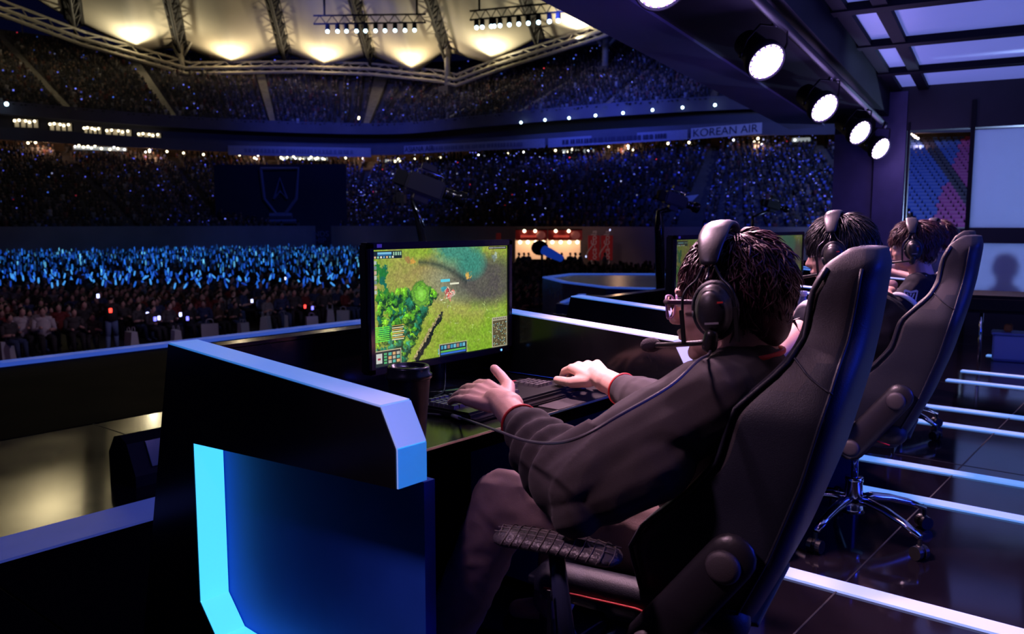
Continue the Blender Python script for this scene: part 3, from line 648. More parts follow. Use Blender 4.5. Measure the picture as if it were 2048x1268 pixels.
def person(label, J, face, S=1.08, hand_kw=None, top=None, top_m=None, sleeve='long', trousers=None, hair_kw=None, group=None, vox=0.0055, fold=None, thumbs=None):
    R = frame(face); Hc = Vector(J['head']); mb = MB()
    head_blob(mb, Hc, R, S)
    nk = Vector(J['neck']); ch = Vector(J['chest']); pv = Vector(J['pelvis'])
    mb.cap(Hc+R @ (Vector((0, -0.022, -0.05))*S), nk, 0.054*S, 0.058*S)
    mb.cap(nk+Vector((0, 0, -.04)), ch, 0.075, 0.105); mb.cap(ch, pv, 0.105, 0.11)
    for s in 'LR':
        sh = Vector(J['sh'+s]); el = Vector(J['el'+s]); wr = Vector(J['wr'+s]); hp = Vector(J['hip'+s]); kn = Vector(J['kn'+s]); an = Vector(J['an'+s])
        mb.cap(ch+Vector((0, 0, .05)), sh, 0.07, 0.052); mb.cap(sh, el, 0.050*S, 0.040*S); mb.cap(el, el.lerp(wr, 0.35), 0.040*S, 0.040*S); mb.cap(el.lerp(wr, 0.3), wr, 0.038*S, 0.028*S)
        mb.cap(pv, hp, 0.10, 0.085); mb.cap(hp, kn, 0.080, 0.055); mb.cap(kn, kn.lerp(an, 0.4), 0.055, 0.052); mb.cap(kn.lerp(an, 0.4), an, 0.052, 0.036)
        F_, N_, ts, cu = J['hand'+s]; hand(mb, wr, F_, N_, ts, cu, S=S*1.16, **({'thumb': thumbs[s]} if thumbs else {}))
        mb.cap(an, an+Vector(J.get('toe', (0, 0.15, -0.05)))*0.9, 0.036, 0.028)
    body = mb.blob('person', skin, None, vox, 3); tag(body, label, 'person', group)
    eyes(body, Hc, R, S)
    # top
    tb = MB(); tr_ = J.get('loose', 0.03)
    tb.cap(nk+Vector((0, 0.0, -0.035)), ch, 0.088, 0.125+tr_); tb.cap(ch, pv+Vector((0, 0, 0.0)), 0.125+tr_, 0.13+tr_*.6)
    for s in 'LR':
        sh = Vector(J['sh'+s]); el = Vector(J['el'+s]); wr = Vector(J['wr'+s]); cuf = el.lerp(wr, J.get('cuff', 0.72))
        tb.cap(nk+Vector((0, 0, -0.035)), sh, 0.072, 0.072+tr_*.3); tb.cap(ch, sh, 0.10, 0.072+tr_*.3)
        if sleeve == 'long':
            tb.cap(sh, el, 0.070+tr_*.5, 0.060+tr_*.6); tb.cap(el, el.lerp(wr, 0.4), 0.058+tr_*.6, 0.054+tr_*.3); tb.tube([el.lerp(wr, 0.25), el.lerp(wr, 0.5), cuf, cuf+(wr-el).normalized()*0.03], [0.056, 0.060, 0.046, 0.043], 20)
        else: tb.cap(sh, sh.lerp(el, J.get('slv', 0.72)), 0.066+tr_*.4, 0.068+tr_*.3)
    for p0, p1, r0, r1 in J.get('extra', []): tb.cap(p0, p1, r0, r1)
    t_ = tb.blob(top, top_m, body, vox*1.25, 4, fold)
    J['_cuff'] = {s: (Vector(J['el'+s]).lerp(Vector(J['wr'+s]), J.get('cuff', 0.72)), (Vector(J['wr'+s])-Vector(J['el'+s])).normalized()) for s in 'LR'}
    lb = MB()
    for s in 'LR':
        hp = Vector(J['hip'+s]); kn = Vector(J['kn'+s]); an = Vector(J['an'+s])
        lb.cap(pv+Vector((0, 0.02, 0)), hp, 0.125, 0.105); lb.cap(hp, kn, 0.104, 0.078); lb.cap(kn, an+Vector((0, 0, .03)), 0.076, 0.062)
    lb.blob('trousers', trousers or navy, body, 0.009, 3, folds(0.005, 14))
    for s in 'LR':
        an = Vector(J['an'+s]); d = Vector(J.get('toe', (0, 0.15, -0.05))); f_ = MB()
        q = Vector((an.x, an.y, 0.045)); f_.cap(q+Vector((0, -.03, .01)), q+Vector((d.x, d.y, 0)), 0.045, 0.036); f_.cap(an, q, 0.045, 0.045)
        f_.blob('shoe', mat('shoe_dark', (0.03, 0.03, 0.05), 0.6, bump=0.2), body, 0.009, 2)
    if hair_kw: hair(body, Hc, R, S, **hair_kw)
    return body, Hc, R, S, t_
def ringband(name, c, d, r, w, m, parent, flat=1.0):
    d = Vector(d).normalized(); a = d.orthogonal().normalized(); b = d.cross(a)
    pts = [Vector(c)+(a*math.cos(t)+b*math.sin(t))*r for t in np.linspace(0, 2*math.pi, 33)]
    return MB().tube(pts, w, 8).build(name, m, parent, True)
def headset(Hc, R, S, label, mic=1, wide=1.0):
    t = empty('headset'); tag(t, label, 'headset', 'headsets worn by the players')
    t.matrix_world = Matrix.Translation(Hc) @ R.to_4x4() @ Matrix.Scale(S, 4)
    a_ = MB(); W_ = 0.114*wide; Ht = 0.140
    vs = []; fs = []; n = 26
    for i in range(n):
        an = math.radians(-62+124*i/(n-1)); e = 1-abs(i/(n-1)-.5)*2; hw = 0.030*(0.55+0.45*min(1, e*2.2)); th = 0.010*(0.6+.4*e)
        for (dy, dr) in ((-hw, 0), (-hw*.7, th), (hw*.7, th), (hw, 0), (hw*.7, -th*.4), (-hw*.7, -th*.4)):
            vs.append(((W_+dr)*math.sin(an), dy, 0.005+(Ht-0.005+dr)*math.cos(an)))
    for i in range(n-1):
        for k in range(6): fs.append((i*6+k, i*6+(k+1) % 6, (i+1)*6+(k+1) % 6, (i+1)*6+k))
    fs.append((5, 4, 3, 2, 1, 0)); fs.append(tuple((n-1)*6+k for k in range(6)))
    pdo = MB().add(vs, fs).build('headband_pad', mat('pad_leather', (0.025, 0.022, 0.027), 0.42, bump=0.1), t, True)
    sd = pdo.modifiers.new('s', 'SUBSURF'); sd.levels = 1; sd.render_levels = 1
    for sg in (-1, 1):
        x0 = sg*W_*0.88
        for yy_ in (-1, 1):
            MB().tube(spline([(x0, yy_*0.010, 0.068), (x0*1.06, yy_*0.022, 0.045), (sg*(W_+.006), yy_*0.044, 0.018), (sg*(W_+.010), yy_*0.047, -0.055)], 6), 0.0026, 6).build('wire_arm', dark_metal, t, True)
            MB().box((sg*(W_+.012), yy_*0.047, -0.035), (0.004, 0.008, 0.06), bev=0.001).build('arm_plate', black_plastic, t)
        MB().tube(spline([(x0, 0, 0.066), (sg*W_*1.0, 0.0, 0.05), (sg*(W_+.012), 0.0, 0.045)], 5), 0.002, 6).build('wire_arm', black_plastic, t, True)
        c = MB(); X_ = Matrix.Rotation(sg*math.pi/2, 3, 'Y')
        c.ell((sg*(W_-.014), -.004, -0.010), (0.024, 0.035, 0.047)); c.ell((sg*(W_+.004), -.004, -0.013), (0.018, 0.028, 0.039))
        cp = c.blob('ear_cup', mat('cup_matt', (0.020, 0.018, 0.022), 0.42, bump=0.08), t, 0.004, 3)
        ck = MB(); ck.tube([(sg*(W_-.022), -.004+0.034*math.cos(a), -0.010+0.044*math.sin(a)) for a in np.linspace(0, 2*math.pi, 30)], 0.009, 8)
        ck.build('ear_cushion', leather_dark, cp, True)
        MB().box((sg*(W_+.0255), -0.008, -0.030), (0.0015, 0.024, 0.0035)).build('badge', mat('badge_grey', (0.25, 0.24, 0.27), 0.4), cp)
    MB().box((-(W_+.020), -0.024, 0.005), (0.003, 0.010, 0.003)).build('red_mark', red_thread, t)
    MB().cap((-(W_+.004), 0.004, -0.070), (-(W_+.012), -0.002, -0.052), 0.014, 0.012).build('boom_hinge', black_plastic, t, True)
    bm_ = MB().tube(spline([(-(W_+.008), 0.012, -0.064), (-(W_+.004), 0.045, -0.066), (-.105, 0.085, -0.070), (-.086, 0.118, -0.072)], 8), [0.005]*25, 8).build('mic_boom', black_plastic, t, True)
    MB().ell((-.080, 0.128, -0.072), (0.016, 0.020, 0.014)).build('mic_foam', mat('mic_foam', (0.04, 0.03, 0.04), 0.95, bump=0.6, bscale=400), bm_, True)
    return t
REL = [(0.15, 0.35, 0.2)]*4
# --- player 1
J = dict(head=(1.662, 0.772, 1.088), neck=(1.668, 0.722, 0.965), chest=(1.69, 0.745, 0.83), pelvis=(1.69, 0.84, 0.58),
         shL=(1.50, 0.72, 0.905), shR=(1.84, 0.80, 0.90), elL=(1.325, 0.93, 0.745), elR=(1.83, 0.96, 0.765), wrL=(1.515, 1.275, 0.822), wrR=(1.985, 1.30, 0.812),
         hipL=(1.60, 0.90, 0.565), hipR=(1.79, 0.90, 0.565), knL=(1.50, 1.25, 0.585), knR=(1.86, 1.28, 0.585), anL=(1.50, 1.45, 0.14), anR=(1.88, 1.38, 0.14),
         handL=((0.28, 0.95, 0.06), (-0.42, -0.12, 0.9), 1, [(0.22, 0.22, 0.15), (0.20, 0.22, 0.12), (0.20, 0.22, 0.12), (0.15, 0.22, 0.15)]),
         handR=((0.5, 0.86, 0.14), (-0.2, 0, 1), -1, [(0.45, 0.45, 0.25), (0.42, 0.45, 0.25), (0.5, 0.55, 0.3), (0.6, 0.6, 0.3)]), cuff=0.62, loose=0.035)
J['extra'] = [((1.325, 0.93, 0.735), (1.31, 0.91, 0.70), 0.08, 0.06), ((1.41, 0.80, 0.79), (1.35, 0.88, 0.735), 0.085, 0.075), ((1.36, 0.99, 0.76), (1.38, 1.03, 0.735), 0.078, 0.065), ((1.40, 1.07, 0.775), (1.405, 1.085, 0.765), 0.063, 0.060)]
fold1 = folds(0.0048, 8)
def sleeve_fold(p):
    a = Vector((1.325, 0.93, 0.745)); b = Vector((1.45, 1.16, 0.79)); t = (p-a).dot((b-a))/(b-a).length_squared; d = (p-(a+(b-a)*t)).length
    v = fold1(p)
    if -0.15 < t < 0.95 and d < 0.12: v = v*0.6+0.007*math.sin(t*24+noise.noise(p*10)*2.5)*(1-max(0, t-.75)*4)
    if t > 0.85: v *= 0.25
    return v
p1, H1, R1, S1, top1 = person('seated player with curly dark hair and glasses in charcoal sweatshirt, typing at the bright monitor', J, (-0.20, 0.97, -0.10), 1.13,
    top='sweatshirt', top_m=sweat, trousers=mat('trousers_khaki', (0.30, 0.20, 0.19), 0.85, bump=0.3, bscale=700, var=0.2), vox=0.0042, fold=sleeve_fold,
    hair_kw=dict(m=hair_red, n=5200, rad=(0.081, 0.099, 0.092), cen=(0, -0.024, 0.032), L=0.040, curl=0.75, seed=3, fringe=0.12, back=-0.98, side=-0.45),
    thumbs={'L': ((0.60, 0.75, 0.05), (0.25, 0.9, 0.25), (0.10, 0.9, 0.35)), 'R': ((0.55, 0.80, -0.2), (0.25, 0.95, -0.15), (0.1, 0.98, -0.2))})
for s in 'LR':
    c, d = J['_cuff'][s]; ringband('cuff_trim', c+d*0.029, d, 0.0425, 0.0040, red_thread, top1)
pts = [Vector((1.668+0.086*math.cos(t), 0.732+0.080*math.sin(t), 0.974+0.012*math.sin(t+2.6)-0.022*max(0, math.sin(t)))) for t in np.linspace(0, 2*math.pi, 40)]
MB().tube(pts, 0.0040, 8, flat=1.4).build('collar_trim', red_thread, top1, True)
headset(H1, R1, S1, 'black headset with boom microphone over curly dark hair, on the nearest player', wide=1.10)
g = empty('glasses'); g.matrix_world = Matrix.Translation(H1) @ R1.to_4x4() @ Matrix.Scale(S1, 4); tag(g, 'purple framed glasses worn by the nearest player', 'glasses')
gm = mat('glasses_violet', (0.40, 0.22, 0.45), 0.25); gd = mat('glasses_dark', (0.05, 0.015, 0.04), 0.3)
for sg in (-1, 1):
    loop = [(sg*0.034+0.026*math.cos(a)*(1+.12*abs(math.sin(2*a))), 0.104-0.006*abs(math.cos(a)), -0.006+0.021*math.sin(a)*(1+.12*abs(math.sin(2*a)))) for a in np.linspace(0, 2*math.pi, 30)]
    rm = MB().tube(loop, 0.0022, 8).build('rim', gm, g, True)
    MB().add([(x, y-.0005, z) for x, y, z in loop[:-1]]+[(x, y+.001, z) for x, y, z in loop[:-1]], [tuple(range(29)), tuple(range(29, 58))[::-1]]+[(k, (k+1) % 29, 29+(k+1) % 29, 29+k) for k in range(29)]).build('lens', mat('lens_glass', (0.9, 0.85, 0.95), 0.02, trans=1.0), rm)
    MB().tube([(sg*0.062, 0.100, 0.006), (sg*0.078, 0.085, 0.006), (sg*0.085, 0.0, 0.002), (sg*0.084, -0.02, -0.015)], 0.0032, 8, flat=1.5).build('temple', gd, g, True)
MB().tube([(-0.010, 0.105, 0.004), (0, 0.107, 0.006), (0.010, 0.105, 0.004)], 0.002, 8).build('bridge', gm, g, True)
CP = [H1+R1 @ (Vector((-0.128, 0.0, -0.065))*S1), PD(1418, 708, 1.64), PD(1395, 722, 1.56), PD(1340, 772, 1.48), PD(1240, 830, 1.42), PD(1165, 872, 1.42), PD(1110, 886, 1.47), PD(1050, 881, 1.58), PD(985, 858, 1.72), PZ(915, 834, 0.752), PZ(870, 829, 0.748), PZ(815, 822, 0.746), PZ(790, 790, 0.746)]
o = MB().tube(spline(CP, 10), 0.0030, 8).build('headset_cable', mat('cable_grey', (0.05, 0.045, 0.06), 0.4), None, True); tag(o, 'long dark headset cable sagging across the sweatshirt sleeve to the desk', 'cable')
MB().tube([PZ(905, 831, 0.752), PZ(920, 836, 0.753)], 0.0055, 8).build('cable_clip', mat('clip_grey', (0.45, 0.42, 0.5), 0.4), o, True)
# --- player 2
J2 = dict(slv=0.30, head=PX(1676, 505, 3.30), neck=(3.33, 1.00, 0.97), chest=(3.40, 0.96, 0.83), pelvis=(3.46, 0.98, 0.58), shL=PX(1652, 622, 3.22), shR=(3.60, 1.0, 0.90),
          elL=PX(1560, 700, 3.0), elR=(3.62, 1.24, 0.80), wrL=PX(1600, 634, 3.42), wrR=(3.55, 1.48, 0.80), hipL=(3.37, 1.02, 0.565), hipR=(3.57, 1.02, 0.565), knL=(3.33, 1.36, 0.585), knR=(3.66, 1.36, 0.585), anL=(3.33, 1.46, 0.14), anR=(3.66, 1.46, 0.14),
          handL=((0.5, 0.85, -0.1), (0, 0, 1), 1, REL*4), handR=((0, 1, -0.1), (0, 0, 1), -1, REL*4), loose=0.02)
for k in ('handL', 'handR'): J2[k] = (J2[k][0], J2[k][1], J2[k][2], [(0.15, 0.35, 0.2)]*4)
p2, H2, R2, S2, top2 = person('seated player with straight black hair, partly hidden behind the nearest chair', J2, (-0.15, 0.985, -0.12), 1.10,
    top='jersey', top_m=navy, sleeve='short', trousers=navy, fold=folds(0.004, 12), hair_kw=dict(m=hair_black, n=2600, rad=(0.086, 0.104, 0.094), cen=(0, -0.016, 0.036), L=0.06, curl=0.22, seed=5, fringe=0.10, back=-0.72))
headset(H2, R2, S2, 'black headset over straight black hair, on the second player', wide=1.06)
def sleeve_band(J, s, m, parent, name='sleeve_band', t0=0.60, t1=0.72, r=0.0755):
    a = Vector(J['sh'+s]); b = Vector(J['el'+s]); d = (b-a).normalized(); q = frame(d); MB().lathe([(r, 0.0), (r+0.004, 0.004), (r+0.003, (t1-t0)*(b-a).length), (r-0.004, (t1-t0)*(b-a).length+.002)], 28, M=Matrix((q.col[0], -q.col[2], q.col[1])).transposed(), o=a.lerp(b, t0)).build(name, m, parent, True)
sleeve_band(J2, 'L', white_cloth, top2, r=0.079, t0=0.18, t1=0.30)
# --- player 3
J3 = dict(head=PX(1823, 494, 4.95), neck=PX(1846, 558, 5.0), chest=PX(1868, 625, 5.03), pelvis=(5.30, 1.36, 0.58), shL=PX(1836, 575, 4.80), shR=PX(1880, 575, 5.22),
          elL=PX(1795, 625, 4.68), elR=PX(1800, 600, 5.3), wrL=PX(1768, 583, 4.95), wrR=PX(1770, 570, 5.2), hipL=(5.22, 1.42, 0.565), hipR=(5.40, 1.42, 0.565), knL=(5.15, 1.72, 0.585), knR=(5.46, 1.72, 0.585), anL=(5.15, 1.72, 0.14), anR=(5.46, 1.72, 0.14),
          handL=((0.2, 0.95, 0.0), (0, 0, 1), 1, [(0.15, 0.35, 0.2)]*4), handR=((-0.1, 0.95, 0), (0, 0, 1), -1, [(0.15, 0.35, 0.2)]*4), loose=0.02)
p3, H3, R3, S3, top3 = person('seated player in profile, black jersey with white sleeve trim and crest', J3, (-0.28, 0.96, -0.06), 1.08,
    top='jersey', top_m=navy, sleeve='short', trousers=navy, fold=folds(0.004, 12), hair_kw=dict(m=hair_red, n=2600, rad=(0.088, 0.108, 0.096), cen=(0, -0.020, 0.036), L=0.055, curl=0.45, seed=6, fringe=0.14, back=-0.75))
headset(H3, R3, S3, 'black headset over brown hair, on the player seen in profile', wide=1.06)
sleeve_band(J3, 'L', white_cloth, top3, r=0.078)
a = Vector(J3['shL']); b = Vector(J3['elL']); c0 = a.lerp(b, 0.36); nd = (CAM-c0).normalized(); nd.z *= 0.3; nd.normalize(); q = Matrix((Vector((0, 0, 1)).cross(nd).normalized(), Vector((0, 0, 1)), nd)).transposed()
cr = MB(); c1 = c0+nd*0.079
def flatp(mb, pts, c, Q, th=0.002, mi=0):
    n = len(pts); f = [Vector(c)+Q @ Vector((x, y, 0)) for x, y in pts]; g_ = [Vector(c)+Q @ Vector((x, y, th)) for x, y in pts]
    return mb.add(f+g_, [tuple(range(n))[::-1], tuple(range(n, 2*n))]+[(k, (k+1) % n, n+(k+1) % n, n+k) for k in range(n)], mi)
flatp(cr, [(-.034, .034), (-.026, .040), (0, .032), (.026, .040), (.034, .034), (.027, -.015), (0, -.040), (-.027, -.015)], c1, q, 0.0015, 0)
flatp(cr, [(-.027, .028), (0, .022), (.027, .028), (.020, -.012), (0, -.030), (-.020, -.012)], c1+nd*0.0008, q, 0.0015, 1)
for pts in ([(-.020, .022), (-.012, .020), (-.003, -.006), (-.007, -.018)], [(.020, .022), (.012, .020), (.003, -.006), (.007, -.018)], [(-.006, .020), (.006, .020), (0, .002)]): flatp(cr, pts, c1+nd*0.0016, q, 0.0015, 0)
cr.build('crest', [white_cloth, navy], top3)
MB().cap(a+Vector((0, -.03, .055)), a+Vector((0.02, .04, .06)), 0.014, 0.010).build('shoulder_stripe', white_cloth, top3, True)
# --- player 4
J4 = dict(head=PX(1870, 480, 6.60), neck=PX(1880, 510, 6.62), chest=PX(1884, 545, 6.70), pelvis=(6.92, 1.75, 0.58), shL=PX(1872, 532, 6.48), shR=PX(1900, 530, 6.95), elL=PX(1862, 568, 6.5), elR=(7.0, 1.75, 0.9), wrL=(6.6, 1.85, 0.9), wrR=(7.0, 1.95, 0.88),
          hipL=(6.82, 1.78, 0.565), hipR=(7.02, 1.78, 0.565), knL=(6.78, 2.05, 0.585), knR=(7.08, 2.05, 0.585), anL=(6.78, 2.05, 0.14), anR=(7.08, 2.05, 0.14), handL=((0, 1, 0), (0, 0, 1), 1, [(0.15, 0.35, 0.2)]*4), handR=((0, 1, 0), (0, 0, 1), -1, [(0.15, 0.35, 0.2)]*4), loose=0.03)
p4, H4, R4, S4, top4 = person('farthest player in a grey top, mostly hidden behind the third player', J4, (0.0, 0.99, -0.08), 1.08, top='shirt', top_m=mat('grey_shirt', (0.12, 0.11, 0.14), 0.8, bump=0.2), sleeve='short', trousers=navy, vox=0.008,
    hair_kw=dict(m=hair_red, n=700, rad=(0.086, 0.104, 0.094), cen=(0, -0.018, 0.036), L=0.055, curl=0.45, seed=9, fringe=0.14, back=-0.7))
headset(H4, R4, S4, 'headset with a pale band glimpsed behind the profile player', wide=1.06)
# ================================================================ STAGE CANOPY, LAMPS, REAR WALL
Uh = Vector((U.x, U.y, 0)).normalized(); Wd = Vector((Uh.y, -Uh.x, 0))      # Wd: across the canopy, away from the audience
cA = PZ(1100, 10, 2.5); cB = PZ(1390, 85, 2.5); cC = PZ(1640, 80, 2.52)
cE = PZ(1788, 184, 2.72)                                                    # where the ceiling meets the rear wall
def along(p, s):                                                            # point of the line p+t*U at run s (measured along Uh from the rear wall)
    t = ((cE-p).dot(Uh)+s)/U.dot(Uh); return p+U*t
def quad_slab(name, p, q, s0, s1, th, m):
    a, b, c, d = along(p, s0), along(q, s0), along(q, s1), along(p, s1); up_ = Vector((0, 0, th))
    return struct(name, MB().add([a, b, c, d, a+up_, b+up_, c+up_, d+up_], [(0, 1, 2, 3), (4, 7, 6, 5), (0, 4, 5, 1), (1, 5, 6, 2), (2, 6, 7, 3), (3, 7, 4, 0)]), m)
canopy_m = mat('canopy_skin', (0.13, 0.11, 0.26), 0.38, var=0.12, vscale=1.5); dark_skin = mat('canopy_dark', (0.012, 0.010, 0.018), 0.6, var=0.2, spec=0.2)
quad_slab('trim_2', cA, cB, -11, 0.3, 0.35, canopy_m)
quad_slab('trim_3', cB+Vector((0, 0, 0.02)), cC, -11, 0.3, 0.30, dark_skin)
zc = 2.72
ceil_p = [PZ(1600, 0, zc), PZ(1648, 0, zc), PZ(1742, 0, zc)]
off = [(p-cE).dot(Wd) for p in ceil_p]
def CP_(s, o_, dz=0.0):                                                     # ceiling point: run s, offset across o_
    q = along(cE, s); return q+Wd*(o_-(q-cE).dot(Wd)+0)*1.0+Vector((0, 0, dz))
# offsets measured where each line meets the rear wall plane
offw = [(along(p, 0)-along(cE, 0)).dot(Wd) for p in ceil_p]
runs = []
for x, y in ((1771, 34), (1805, 99), (1839, 147)): runs.append((PZ(x, y, zc)-cE).dot(Uh))
runs = [runs[0]-2*(runs[1]-runs[0]), runs[0]-(runs[1]-runs[0])]+runs
cols = [offw[0]-0.35, offw[1], offw[2]]; dlt = max(0.5, offw[2]-offw[1]); cols += [offw[2]+2.6*dlt*k for k in (1, 2, 3)]
panel_m = mat('ceiling_panel', (0.42, 0.45, 0.62), 0.5, em=(0.13, 0.17, 0.62), es=0.62, var=0.08, vscale=1.2)  # emission stands in for light on the panels from behind and below
beam_m = mat('ceiling_beam', (0.008, 0.008, 0.014), 0.7, var=0.2, spec=0.1)
def slab(p4, th): up_ = Vector((0, 0, th)); return MB().add([Vector(p) for p in p4]+[Vector(p)+up_ for p in p4], [(0, 1, 2, 3), (4, 7, 6, 5), (0, 4, 5, 1), (1, 5, 6, 2), (2, 6, 7, 3), (3, 7, 4, 0)])
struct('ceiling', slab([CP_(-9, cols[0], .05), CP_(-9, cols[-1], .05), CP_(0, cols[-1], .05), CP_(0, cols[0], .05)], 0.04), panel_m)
mb = MB()
for c_ in cols:
    a, b = CP_(-9, c_), CP_(0, c_); w_ = Wd*0.05
    mb.add(*(lambda q: (q, [(0, 1, 2, 3), (4, 7, 6, 5), (0, 4, 5, 1), (1, 5, 6, 2), (2, 6, 7, 3), (3, 7, 4, 0)]))([a-w_, a+w_, b+w_, b-w_]+[p+Vector((0, 0, .09)) for p in (a-w_, a+w_, b+w_, b-w_)]))
for r_ in runs:
    a, b = CP_(r_, cols[0], -.01), CP_(r_, cols[-1], -.01); w_ = Uh*0.075
    mb.add([a-w_, a+w_, b+w_, b-w_]+[p+Vector((0, 0, .09)) for p in (a-w_, a+w_, b+w_, b-w_)], [(0, 1, 2, 3), (4, 7, 6, 5), (0, 4, 5, 1), (1, 5, 6, 2), (2, 6, 7, 3), (3, 7, 4, 0)])
struct('trim_4', mb, beam_m)
# rear wall, by points in its own plane
def PW(x, y, d=0.0):
    r = ray(x, y); t = (cE+Uh*d-CAM).dot(Uh)/r.dot(Uh); return CAM+r*t
def wslab(x0, y0, x1, y1, d0, th, z0=None):
    a, b = PW(x0, y0, d0), PW(x1, y1, d0); 
    p0 = PW(x0, 445, d0); p1 = PW(x1, 445, d0); zt = PW((x0+x1)/2, y0, d0).z; zb = z0 if z0 is not None else PW((x0+x1)/2, y1, d0).z
    bk = Uh*th; q = [Vector((p0.x, p0.y, zb)), Vector((p1.x, p1.y, zb)), Vector((p1.x, p1.y, zt)), Vector((p0.x, p0.y, zt))]
    return MB().add(q+[p+bk for p in q], [(0, 1, 2, 3), (4, 7, 6, 5), (0, 4, 5, 1), (1, 5, 6, 2), (2, 6, 7, 3), (3, 7, 4, 0)])
wall_m = mat('rear_wall_violet', (0.065, 0.055, 0.13), 0.5, var=0.15); wall_d = mat('rear_wall_black', (0.010, 0.009, 0.016), 0.55, var=0.2)
struct('wall_rear', wslab(1662, 185, 1740, 600, 0.05, 0.3, 0), wall_m)
struct('wall_post', wslab(1742, 185, 1803, 600, -0.05, 0.3, 0), wall_m)
struct('wall_lintel', wslab(1662, 120, 2500, 248, 0.0, 0.2), wall_d)
struct('wall_lower', wslab(1803, 458, 2500, 600, 0.02, 0.15, 0), wall_d) if False else None
struct('wall_dado', wslab(1803, 457, 1936, 600, 0.02, 0.15, 0), wall_d)
struct('trim_5', wslab(1930, 200, 1939, 500, -0.03, 0.12, 0), black_matt)
mb = wslab(1806, 246, 1811, 458, -0.02, 0.1); struct('window_1', mb, black_matt)
scrm = mat('translucent_screen', (0.62, 0.66, 0.78), 0.7, var=0.03)
nt = scrm.node_tree; b_ = nt.nodes['Principled BSDF']; tr = nt.nodes.new('ShaderNodeBsdfTranslucent'); tr.inputs[0].default_value = (0.75, 0.8, 0.95, 1)
mx = nt.nodes.new('ShaderNodeMixShader'); mx.inputs[0].default_value = 0.6; nt.links.new(b_.outputs[0], mx.inputs[1]); nt.links.new(tr.outputs[0], mx.inputs[2]); nt.links.new(mx.outputs[0], nt.nodes['Material Output'].inputs['Surface'])
o = wslab(1939, 247, 2500, 456, 0.0, 0.02).build('projection_screen', scrm); tag(o, 'tall pale blue backlit fabric screen at the far right, upper one', 'screen')
o = wslab(1948, 489, 2500, 592, 0.0, 0.02).build('projection_screen', scrm); tag(o, 'pale blue backlit screen below the rail, with the shadow of a head and shoulders', 'screen')
struct('trim_6', wslab(1939, 456, 2500, 489, -0.05, 0.12), wall_d)
struct('wall_base', wslab(1936, 592, 2500, 700, 0.02, 0.15, 0), wall_d)
# crew member standing behind the screen, and the lamp that throws the shadow
lampp = PW(2075, 480, 3.2)
light('backlight', 'SPOT', lampp+Vector((0, 0, 0.15)), PW(2010, 420, 0), 420, (0.36, 0.52, 1.0), 0.05, 130, 0.6)
hd = PW(2030, 512, 0.8); fb = MB()
fb.ell(hd, (0.095, 0.10, 0.12)); fb.cap(hd+Vector((0, 0, -.08)), hd+Vector((0, 0, -.2)), 0.06, 0.065); w2 = Wd*0.2
fb.cap(hd+w2+Vector((0, 0, -.27)), hd-w2+Vector((0, 0, -.27)), 0.07, 0.07)
fb.cap(hd+Vector((0, 0, -.28)), Vector((hd.x, hd.y, 0.85)) if hd.z > 1.2 else hd+Vector((0, 0, -.5)), 0.15, 0.15)
for sg in (-1, 1):
    fb.cap(hd+w2*sg+Vector((0, 0, -.28)), hd+w2*sg*1.25+Vector((0, 0, -.55)), 0.055, 0.045)
    fb.cap(hd+w2*sg*.45+Vector((0, 0, -.5)), Vector((hd.x, hd.y, 0.08))+w2*sg*.5, 0.10, 0.055)
o = fb.blob('person', navy, None, 0.015, 3); tag(o, 'person behind the lower backlit screen, seen only as a shadow', 'person')
# ---- the row of stage lamps
def stage_lamp(p, label, k, aim, pw):
    t = empty('stage_lamp'); tag(t, label, 'lamp', 'stage lamps along the canopy')
    d = (Vector(aim)-Vector(p)).normalized(); R = frame(d); t.matrix_world = Matrix.Translation(p) @ R.to_4x4()
    Mx = Matrix.Rotation(-math.pi/2, 3, 'X')                       # lathe axis z -> +y
    MB().lathe([(0.0, -0.30), (0.06, -0.30), (0.085, -0.27), (0.10, -0.10), (0.126, -0.06), (0.128, 0.0), (0.118, 0.002), (0.115, -0.012), (0, -0.012)], 36, M=Mx).build('housing', black_matt, t, True)
    ln = MB().lathe([(0, 0.004), (0.06, 0.001), (0.112, -0.008), (0.112, -0.012), (0, -0.012)], 36, M=Mx).build('lens', quiet(mat('lamp_lens', (0.8, 0.8, 0.8), 0.2, em=(1.0, 0.80, 1.0), es=7.0)), t, True)
    beads = MB()
    for j in range(18):
        a = 2*math.pi*j/18; beads.ell((0.104*math.cos(a), -0.004, 0.104*math.sin(a)), (0.010, 0.006, 0.010), seg=8)
    beads.build('lens_ring', mat('lens_ring', (0.5, 0.45, 0.55), 0.1), ln, True)
    yk = MB().tube([(-0.145, -0.08, 0), (-0.15, -0.08, 0.10), (-0.10, -0.08, 0.20), (0.10, -0.08, 0.20), (0.15, -0.08, 0.10), (0.145, -0.08, 0)], 0.010, 6, flat=0.5).build('yoke', black_matt, t, True)
    MB().tube([(0, -0.08, 0.20), (0, -0.08, 0.27)], 0.018, 8).build('clamp', dark_metal, yk, True)
    for sg in (-1, 1): MB().lathe([(0.016, -0.004), (0.02, 0.006), (0, 0.008)], 12, M=Matrix.Rotation(sg*math.pi/2, 3, 'Y'), o=(sg*0.148, -0.08, 0)).build('tilt_knob', dark_metal, yk, True)
    l = light('beam', 'SPOT', Vector(p)+d*0.02, aim, pw, WASH_PINK, 0.10, 75, 0.7)
    light('spill', 'POINT', Vector(p)+d*0.10, None, 9.0, (0.42, 0.28, 1.0), 0.08)  # added point light standing in for lamp scatter on the canopy
    return t
LP = [(LAMP1-U*1.62*k) for k in (4, 3, 2)]+[PD(1325, -32, 3.6), LAMP1, PD(1650, 217, 6.66), PD(1721, 266, 8.05), PD(1762, 298, 9.0)]
